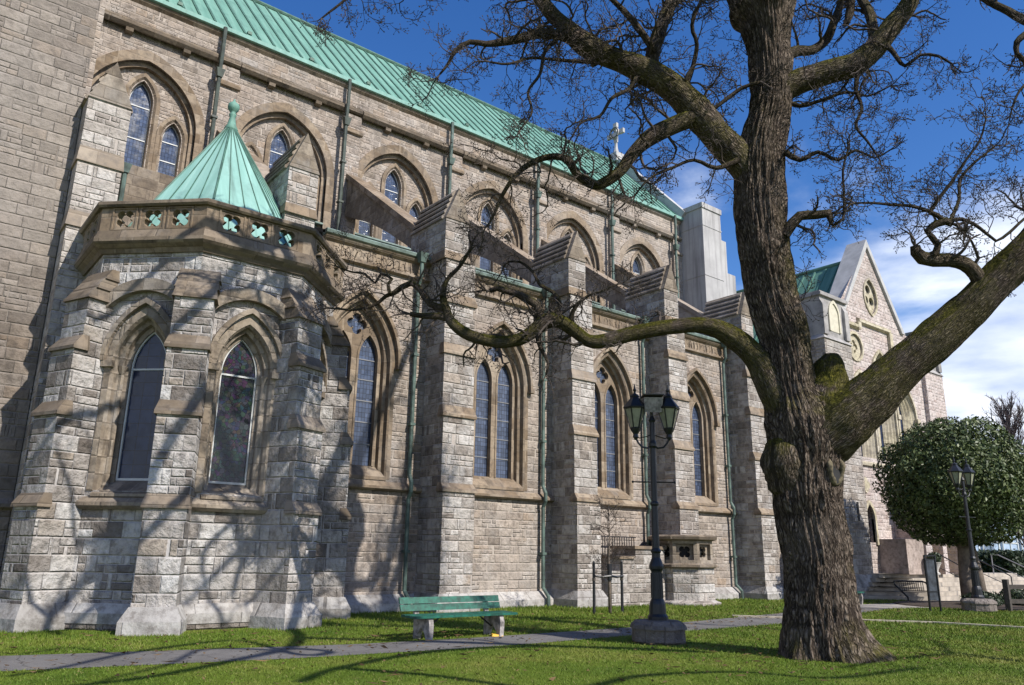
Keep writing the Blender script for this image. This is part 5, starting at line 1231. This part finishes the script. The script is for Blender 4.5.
def bench(loc, rot, label, scale=1.0):
    R_ = empty('park_bench', (0, 0, 0)); tag(R_, label, 'bench', 'green park benches')
    # front faces -Y
    for x in (-.84, .84):
        mb = MB(); F = frame((x - .05, 0, 0), 90)     # u = +Y, out = +X
        mb.prism(F, [(-.31, 0), (-.23, 0), (-.18, .11), (-.05, .24), (.06, .11), (.10, 0), (.22, 0), (.22, .36), (.27, .55), (.30, .70), (.25, .71), (.18, .42), (-.30, .395), (-.335, .27)], 0, .10)
        mb.build('bench_leg', 'bench_concrete', R_)
    for i in range(3):
        mb = MB(); y0 = -.34 + i * .165; mb.box(-1.22, 1.22, y0, y0 + .145, .402 + .004 * i, .445 + .004 * i); mb.build('seat_plank', 'bench_green', R_)
    for i, z in enumerate((.505, .635)):
        mb = MB(); y = .155 + i * .045; mb.hexa([(-1.22, y, z), (1.16, y, z), (1.16, y + .04, z), (-1.22, y + .04, z), (-1.22, y + .035, z + .115), (1.16, y + .035, z + .115), (1.16, y + .075, z + .115), (-1.22, y + .075, z + .115)]); mb.build('back_plank', 'bench_green', R_)
    mb = MB()
    for s in (-1, 1): mb.bar((s * .78, -.05, .18), (s * .46, -.05, .40), .025)
    split_parts(mb, 'brace', 'iron', R_)
    R_.location = loc; R_.rotation_euler = (0, 0, rot); return R_
bench((9.42, 13.28, 0), 0.0, 'green plank bench with concrete supports beside the path below the buttresses')
bench((27.9, 15.4, 0), 0.25, 'far green bench partly hidden behind the oak trunk')
mb = MB(); mb.hexa([(10.05, 13.0, .006), (10.3, 12.96, .006), (10.32, 13.06, .006), (10.07, 13.09, .006), (10.07, 13.01, .05), (10.28, 12.98, .035), (10.3, 13.05, .03), (10.09, 13.08, .06)])
tag(mb.build('wrapper', 'yellow'), 'crumpled yellow wrapper on the ground under the green bench', 'litter')

# sapling between stakes
def stake(x, y, h, label):
    R_ = empty('tree_stake', (x, y, 0)); tag(R_, label, 'stake', 'stakes round the sapling')
    mb = MB(); mb.lathe((x, y, 0), [(.040, 0), (.040, h - .04), (.03, h)], 8); mb.build('post', 'iron', R_)
    mb = MB(); mb.lathe((x, y, 0), [(.048, h * .62), (.048, h * .68)], 8); mb.build('collar', 'wood_post', R_)
stake(16.28, 16.45, 1.42, 'left dark stake beside the bare sapling'); stake(17.25, 16.3, 1.45, 'right dark stake beside the bare sapling')
SA = empty('sapling', (16.75, 16.3, 0)); tag(SA, 'thin leafless sapling tied between two dark stakes on the lawn', 'sapling')
mb = MB(); mb.tube([(16.75, 16.3, 0), (16.76, 16.31, .7), (16.73, 16.3, 1.4), (16.77, 16.3, 2.1), (16.74, 16.28, 3.0)], [.05, .045, .038, .022, .008], 8); mb.build('trunk', 'bark_small', SA, smooth=True)
mb = MB(); mb.tube([(16.28, 16.40, 1.02), (16.5, 16.33, .99), (16.75, 16.25, 1.02), (17.0, 16.27, .99), (17.25, 16.25, 1.02)], .035, 6); mb.lathe((16.75, 16.3, 0), [(.07, .9), (.075, 1.35)], 8); mb.build('tie', 'iron', SA)
TV.clear(); TF.clear(); random.seed(5)
for k in range(26):
    z = ru(1.1, 2.9); a = ru(0, 6.3); d = Vector((math.cos(a), math.sin(a), ru(.5, 1.2))).normalized(); shoot(Vector((16.75, 16.3, z)), d, ru(.4, .9) * (1.2 - z / 5), .010, 1)
mb = MB(); mb.v = list(TV); mb.f = list(TF); mb.build('twigs', 'twig', SA, fixn=False, uvs=[(0, 0)] * len(TV))

# ---- leaves
def leaf_cloud(name, parent, mat, cen, rad, count, size, shell=.45, lumps=0.16, squash_low=None, seed=1):
    rng_ = np.random.default_rng(seed); cen = np.array(cen); rad = np.array(rad)
    d = rng_.normal(size=(count, 3)); d /= np.linalg.norm(d, axis=1)[:, None]
    r = 1 - shell * rng_.random(count) ** 1.8
    bumpv = np.array([mnoise.noise(Vector(x * 3.2)) + .6 * mnoise.noise(Vector(x * 7.5)) for x in d])
    p = cen + d * rad * (r * (1 + lumps * bumpv))[:, None]
    if squash_low is not None: p[:, 2] = np.maximum(p[:, 2], squash_low + .25 * rng_.random(count) + .12 * bumpv)
    n = d + rng_.normal(size=(count, 3)) * .75; n /= np.linalg.norm(n, axis=1)[:, None]
    t = np.cross(n, rng_.normal(size=(count, 3))); t /= np.linalg.norm(t, axis=1)[:, None]; b = np.cross(n, t)
    s = size * (0.6 + .8 * rng_.random(count))[:, None]
    v = np.stack([p - t * s, p + b * s * .45 + n * s * .15, p + t * s, p - b * s * .45 + n * s * .15], 1).reshape(-1, 3)
    org = cen * [1, 1, 0] if parent is None else np.array(WORG[parent.name])
    me = bpy.data.meshes.new(name); me.vertices.add(count * 4); me.vertices.foreach_set('co', (v - org).astype(np.float32).ravel())
    me.loops.add(count * 4); me.loops.foreach_set('vertex_index', np.arange(count * 4, dtype=np.int32))
    me.polygons.add(count); me.polygons.foreach_set('loop_start', np.arange(0, count * 4, 4, dtype=np.int32)); me.polygons.foreach_set('loop_total', np.full(count, 4, dtype=np.int32))
    me.update(); me.materials.append(MT[mat]); o = bpy.data.objects.new(name, me); COL.objects.link(o)
    if parent is not None: o.parent = parent
    else: o.location = org
    WORG[o.name] = Vector(org); return o
HX, HY = 32.15, 12.95
HO = empty('holly_tree', (HX, HY, 0)); tag(HO, 'round clipped evergreen holly tree with glossy dark leaves and a pale trunk', 'tree')
leaf_cloud('crown', HO, 'holly_leaf', (HX, HY, 4.45), (2.62, 2.62, 2.45), 44000, .075, .55, .14, 2.1, 3)
mb = MB(); mb.tube([(HX, HY, 0), (HX - .06, HY + .05, 1.0), (HX + .02, HY, 2.2), (HX, HY, 4)], [.30, .22, .22, .12], 12); mb.tube([(HX + .34, HY - .3, 0), (HX + .36, HY - .26, 1.1), (HX + .3, HY - .1, 2.3), (HX + .2, HY, 4)], [.20, .15, .15, .1], 10)
for k in range(14):
    a = ru(0, 6.3); mb.tube([(HX, HY, ru(1.9, 2.6)), (HX + math.cos(a) * .9, HY + math.sin(a) * .9, 3.3), (HX + math.cos(a) * 1.9, HY + math.sin(a) * 1.9, ru(3.4, 5.4))], [.10, .07, .03], 6)
mb.build('trunk', 'bark_small', HO, smooth=True)
SH = [(31.0, 12.1, .28, 'low dark shrub left of the far lamp post'), (32.9, 11.6, .34, 'low shrub under the holly right of the lamp post'), (34.4, 11.2, .30, 'low shrub beside the timber post')]
for i, (x, y, r, lb) in enumerate(SH):
    R_ = empty('shrub', (x, y, 0)); tag(R_, lb, 'shrub', 'low shrubs under the holly')
    leaf_cloud('foliage', R_, 'hedge_leaf', (x, y, r * .9), (r * 2.2, r * 2.2, r * 1.1), 2200, .06, .8, .25, .02, 10 + i)
    mb = MB(); mb.tube([(x, y, 0), (x, y, r)], .03, 5); mb.build('stem', 'bark_small', R_)
# distant bare poplar-like tree at the right edge
PO = empty('bare_tree', (64, 21.6, 0)); tag(PO, 'distant leafless purplish tree with upright branches at the right edge', 'tree')
TV.clear(); TF.clear(); random.seed(9)
mb = MB(); mb.tube([(64, 21.6, 0), (64, 21.6, 4), (64.1, 21.6, 8), (64, 21.6, 12)], [.16, .14, .10, .03], 8); mb.build('trunk', 'far_twig', PO, smooth=True)
def fshoot(p, d, L, r, lev):
    n = 5; pts = [p.copy()]; q = p.copy(); dd = d.copy()
    for i in range(n): dd = (dd + rv(.09) + Vector((0, 0, .14))).normalized(); q = q + dd * L / n; pts.append(q.copy())
    tw_tube(pts, r, r * .35, 3)
    if lev < 2:
        for k in range(9 if lev == 0 else 6): i = random.randint(1, n); fshoot(pts[i], (dd + rv(.42)).normalized(), L * ru(.3, .5), r * .5, lev + 1)
for k in range(95):
    z = ru(2.0, 12); a = ru(0, 6.3); fshoot(Vector((64, 21.6, z)), Vector((math.cos(a) * .6, math.sin(a) * .6, 1)).normalized(), ru(2.4, 5.0) * (1.15 - z / 16), .055, 0)
mb = MB(); mb.v = list(TV); mb.f = list(TF); mb.build('twigs', 'far_twig', PO, fixn=False, uvs=[(0, 0)] * len(TV))

# ---- objects by the entrance
NB = empty('notice_board', (27.2, 12.05, 0)); tag(NB, 'tall narrow notice board between two black posts at the lawn edge', 'notice board')
d = Vector((_r.x, _r.y, 0)); c = Vector((27.2, 12.05, 0))
for s in (-1, 1):
    mb = MB(); mb.bar(c + d * s * .17, c + d * s * .17 + Vector((0, 0, 1.75)), .05, .05); mb.build('post', 'iron', NB)
mb = MB(); mb.bar(c - d * .17 + Vector((0, 0, 1.74)), c + d * .17 + Vector((0, 0, 1.74)), .04, .05); mb.bar(c - d * .17 + Vector((0, 0, 1.62)), c + d * .17 + Vector((0, 0, 1.62)), .03, .04); mb.bar(c - d * .17 + Vector((0, 0, .62)), c + d * .17 + Vector((0, 0, .62)), .03, .04); split_parts(mb, 'rail', 'iron', NB)
mb = MB(); mb.bar(c + Vector((0, 0, .35)), c + Vector((0, 0, 1.6)), .26, .02, up=(d.y, -d.x, 0)); mb.build('panel', 'board', NB)
BR = empty('bike_rack', (32.7, 15.2, 0)); tag(BR, 'low black tubular bicycle rack in front of the entrance steps', 'bike rack')
a = Vector((32.2, 15.75, 0)); b = Vector((33.25, 14.6, 0)); h = Vector((0, 0, .78)); e = (b - a)
mb = MB()
mb.tube([a + e * .30, a + e * .30 + Vector((0, 0, .18)), a + e * .16 + Vector((0, 0, .42)), a + e * .02 + h * .82, a + h, a + e * .1 + h, a + e * .68 + h, a + e * .76 + h * .95, a + e * .98 + Vector((0, 0, .22)), b + Vector((0, 0, .1)), b + Vector((-.05, .02, 0))], .035, 8); mb.build('frame', 'iron', BR)
mb = MB(); mb.tube([a + e * .14 + Vector((0, 0, .42)), a + e * .86 + Vector((0, 0, .42))], .022, 6)
for i in range(12): t = .14 + .56 * i / 11; mb.tube([a + e * t + Vector((0, 0, .42)), a + e * (t - .02) + h], .013, 5)
mb.build('rack_bar', 'iron', BR)
TP = empty('timber_rail', (30.3, 10.9, 0)); tag(TP, 'weathered timber post and rail barrier at the right edge', 'fence')
mb = MB(); mb.box(29.95, 30.11, 10.85, 11.01, 0, 1.02); mb.box(33.0, 33.16, 9.3, 9.46, 0, 1.02); split_parts(mb, 'post', 'wood_post', TP)
mb = MB(); mb.bar((30.1, 10.92, .78), (33.05, 9.4, .78), .05, .14); mb.bar((30.1, 10.92, .32), (33.05, 9.4, .32), .05, .14); split_parts(mb, 'rail', 'wood_post', TP)
for i, (x, y, z, r, lb) in enumerate(((36.3, 15.9, 1.0, .26, 'pale stone urn with a small bush on the steps left of the holly trunk'), (41.5, 13.9, .33, .32, 'pale stone urn with a small bush right of the far lamp post'))):
    U = empty('planter_urn', (x, y, z)); tag(U, lb, 'planter', 'stone planter urns by the entrance')
    mb = MB(); mb.lathe((x, y, z), [(r * .7, 0), (r * .75, .06), (r * .45, .12), (r * .5, .2), (r * 1.0, .46), (r * 1.12, .5), (r * .95, .51)], 14); mb.build('urn', 'urn', U)
    leaf_cloud('plant', U, 'hedge_leaf', (x, y, z + .68), (r * 1.1, r * 1.1, r * .9), 900, .06, .8, .2, None, 30 + i)
for i, (x0, y0, x1, y1, z1, lb) in enumerate(((36.9, 14.4, 36.9, 16.3, 1.0, 'steel handrail on the steps left of the holly trunk'), (40.0, 14.3, 40.0, 16.3, 1.0, 'steel handrail on the steps behind the holly trunk'), (43.5, 14.2, 43.5, 16.3, 1.0, 'steel handrail on the right side of the steps'))):
    Hh = empty('handrail', (x0, y0, 0)); tag(Hh, lb, 'handrail', 'handrails on the entrance steps')
    mb = MB(); mb.tube([(x0, y0, 0.1), (x0, y0, .95), (x0, y0 + .05, 1.0), (x1, y1 - .3, z1 + .9), (x1, y1, z1 + .9), (x1, y1, z1)], .026, 7); mb.build('rail', 'iron' if i < 2 else 'frame_grey', Hh)
    mb = MB(); mb.tube([(x0, y0, .5), (x1, y1, z1 + .45)], .016, 6); mb.build('mid_rail', 'iron' if i < 2 else 'frame_grey', Hh)
# hedge and low buildings beyond
HE = empty('hedge', (53, 19, 0)); tag(HE, 'dark clipped hedge beyond the steps at the right', 'hedge')
rngs = np.random.default_rng(4)
def box_leaves(parent, mat, x0, x1, y0, y1, z0, z1, count, size, seed):
    rg = np.random.default_rng(seed); lo = np.array([x0, y0, z0]); hi = np.array([x1, y1, z1])
    p = lo + rg.random((count, 3)) * (hi - lo); ax = rg.integers(0, 3, count); sd_ = rg.random(count) < .5
    for i in range(count):
        k = ax[i]; v = (lo if (sd_[i] and k < 2) else hi)[k]; p[i, k] = v + rg.normal() * .08
    n = rg.normal(size=(count, 3)); n /= np.linalg.norm(n, axis=1)[:, None]; t = np.cross(n, rg.normal(size=(count, 3))); t /= np.linalg.norm(t, axis=1)[:, None]; b = np.cross(n, t)
    s = size * (0.6 + .8 * rg.random(count))[:, None]; org = np.array(WORG[parent.name])
    v = np.stack([p - t * s, p + b * s * .5, p + t * s, p - b * s * .5], 1).reshape(-1, 3) - org
    me = bpy.data.meshes.new('foliage'); me.from_pydata(v.tolist(), [], [(4 * i, 4 * i + 1, 4 * i + 2, 4 * i + 3) for i in range(count)]); me.materials.append(MT[mat]); o = bpy.data.objects.new('foliage', me); COL.objects.link(o); o.parent = parent
box_leaves(HE, 'hedge_leaf', 49.5, 57, 17.4, 20.4, 0, 2.0, 16000, .10, 6)
mb = MB(); mb.box(49.7, 56.8, 17.6, 20.2, 0, 1.85); mb.build('core', 'hedge_leaf', HE)
BB = empty('pale_blue_building', (72, 22, 0)); tag(BB, 'low pale blue glazed building beyond the hedge behind the holly', 'building')
mb = MB(); mb.box(58, 92, 24.0, 34, 0, 5.4); mb.build('wall', 'render_blue', BB)
for i in range(9):
    mb = MB(); mb.box(58.8 + i * 3.6, 61.6 + i * 3.6, 23.86, 24.1, .9, 4.2); w_ = mb.build('window', 'glass_blue', BB)
    mb = MB()
    for q in (0, .5, 1): mb.box(58.76 + i * 3.6 + q * 2.8, 58.84 + i * 3.6 + q * 2.8, 23.8, 23.858, .9, 4.2)
    mb.box(58.8 + i * 3.6, 61.6 + i * 3.6, 23.8, 23.855, 2.9, 2.98); mb.build('frame', 'white_metal', w_)
mb = MB(); mb.box(57.8, 92.2, 23.8, 34.2, 5.401, 5.65); mb.build('roof', 'coping', BB)
SB = empty('slate_roofed_house', (84, 30, 0)); tag(SB, 'far house with a dark slate roof at the right edge behind the bare tree', 'house')
mb = MB(); mb.box(92, 120, 26, 40, 0, 8.5); mb.build('wall', 'render_blue', SB)
mb = MB(); mb.add([(91.5, 25.4, 8.5), (120.5, 25.4, 8.5), (120.5, 40.6, 8.5), (91.5, 40.6, 8.5), (91.5, 33, 13), (120.5, 33, 13)], [(0, 1, 5, 4), (2, 3, 4, 5), (1, 2, 5), (3, 0, 4), (3, 2, 1, 0)]); mb.build('roof', 'slate', SB)
for i in range(4):
    mb = MB(); mb.box(94 + i * 6, 96 + i * 6, 25.9, 26.1, 3.5, 6.5); mb.build('window', 'glass_dark', SB)

# ---- grass blades
def inpoly(x, y, poly):
    ins = np.zeros(len(x), bool); n = len(poly)
    for i in range(n):
        x1, y1 = poly[i]; x2, y2 = poly[(i + 1) % n]
        c = ((y1 > y) != (y2 > y)); xi = (x2 - x1) * (y - y1) / (y2 - y1 + 1e-12) + x1; ins ^= c & (x < xi)
    return ins
def grass(count, seed):
    rg = np.random.default_rng(seed); x = rg.uniform(-1, 36, count * 3); y = rg.uniform(3, 19.7, count * 3)
    dx = x * FH.x + y * FH.y; rx = x * _r.x + y * _r.y
    ok = (dx > 8.0) & (np.abs(rx) < dx * .72 + .6)
    pp = NEAR + FAR[::-1]; ok &= ~inpoly(x, y, pp); ok &= ~inpoly(x, y, [(27.4, 13.55), (31.2, 12.6), (36, 11.0), (60, 2), (60, 16), (44, 16.5), (33.6, 15.0), (27.4, 15.4)])
    ok &= ~((np.hypot(x - 13.0, y - 7.85) < .62)); ok &= ~((np.hypot(x - CX, y - CY) < 3.4)); ok &= ~((np.hypot(x - 12.22, y - 10.62) < .6))
    ok &= ~((x > 33) & (y > 14.2)); ok &= rg.random(len(x)) < np.clip((13.0 / dx) ** 1.2, .2, 1)
    x = x[ok][:count]; y = y[ok][:count]; n = len(x); dx = np.hypot(x, y)
    h = rg.uniform(.015, .04, n) * np.where(y > 15.5, 1.35, 1.0) * np.clip(dx / 14, .9, 1.8); wd = rg.uniform(.0035, .007, n) * np.clip(dx / 12, 1, 2.6); a = rg.uniform(0, 6.283, n); ln = rg.normal(size=(n, 2)) * .022
    b0 = np.stack([x - np.cos(a) * wd, y - np.sin(a) * wd, np.full(n, -.002)], 1); b1 = np.stack([x + np.cos(a) * wd, y + np.sin(a) * wd, np.full(n, -.002)], 1); tp = np.stack([x + ln[:, 0], y + ln[:, 1], h], 1)
    v = np.stack([b0, b1, tp], 1).reshape(-1, 3).astype(np.float32)
    me = bpy.data.meshes.new('grass'); me.vertices.add(3 * n); me.vertices.foreach_set('co', v.ravel()); me.loops.add(3 * n); me.loops.foreach_set('vertex_index', np.arange(3 * n, dtype=np.int32))
    me.polygons.add(n); me.polygons.foreach_set('loop_start', np.arange(0, 3 * n, 3, dtype=np.int32)); me.polygons.foreach_set('loop_total', np.full(n, 3, dtype=np.int32)); me.update(); me.materials.append(MT['blade'])
    o = bpy.data.objects.new('grass', me); COL.objects.link(o); tag(o, 'short green grass blades on the lawn', 'grass', kind='stuff'); print('grass', n)
grass(240000, 8)
def litter(n, seed):
    rg = np.random.default_rng(seed); x = rg.uniform(0, 26, n * 2); y = rg.uniform(6, 17.5, n * 2); dx = x * FH.x + y * FH.y
    ok = (dx > 8.5) & (np.hypot(x - CX, y - CY) > 3.6) & (np.hypot(x - 13, y - 7.85) > .7); nearp = np.exp(-np.abs(y - 13.4) / 1.0) + np.exp(-np.abs(np.hypot(x - 13, y - 7.85) - 1.0) / 1.2) + .25
    ok &= rg.random(len(x)) < nearp; x = x[ok][:n]; y = y[ok][:n]; n = len(x); a = rg.uniform(0, 6.28, n); s_ = rg.uniform(.015, .045, n); k = rg.random(n) < .4
    ln = np.where(k, s_ * 3.2, s_); wd = np.where(k, .004, s_ * .6); z = np.where(rg.random(n) < .5, .03, .045)
    c, q = np.cos(a), np.sin(a); P4 = [np.stack([x + c * i * ln - q * j * wd, y + q * i * ln + c * j * wd, z + .012 * i * j + .01 * rg.normal(size=n)], 1) for i, j in ((-1, -.3), (.1, -1), (1, .2), (0, 1))]
    v = np.stack(P4, 1).reshape(-1, 3); me = bpy.data.meshes.new('leaf_litter'); me.from_pydata(v.tolist(), [], [(4 * i, 4 * i + 1, 4 * i + 2, 4 * i + 3) for i in range(n)]); me.materials.append(MT['dead_leaf'])
    o = bpy.data.objects.new('leaf_litter', me); COL.objects.link(o); tag(o, 'scattered dead leaves and fallen twigs on the lawn and path', 'leaf litter', kind='stuff')
litter(2600, 12)
print('objects', len(bpy.data.objects))
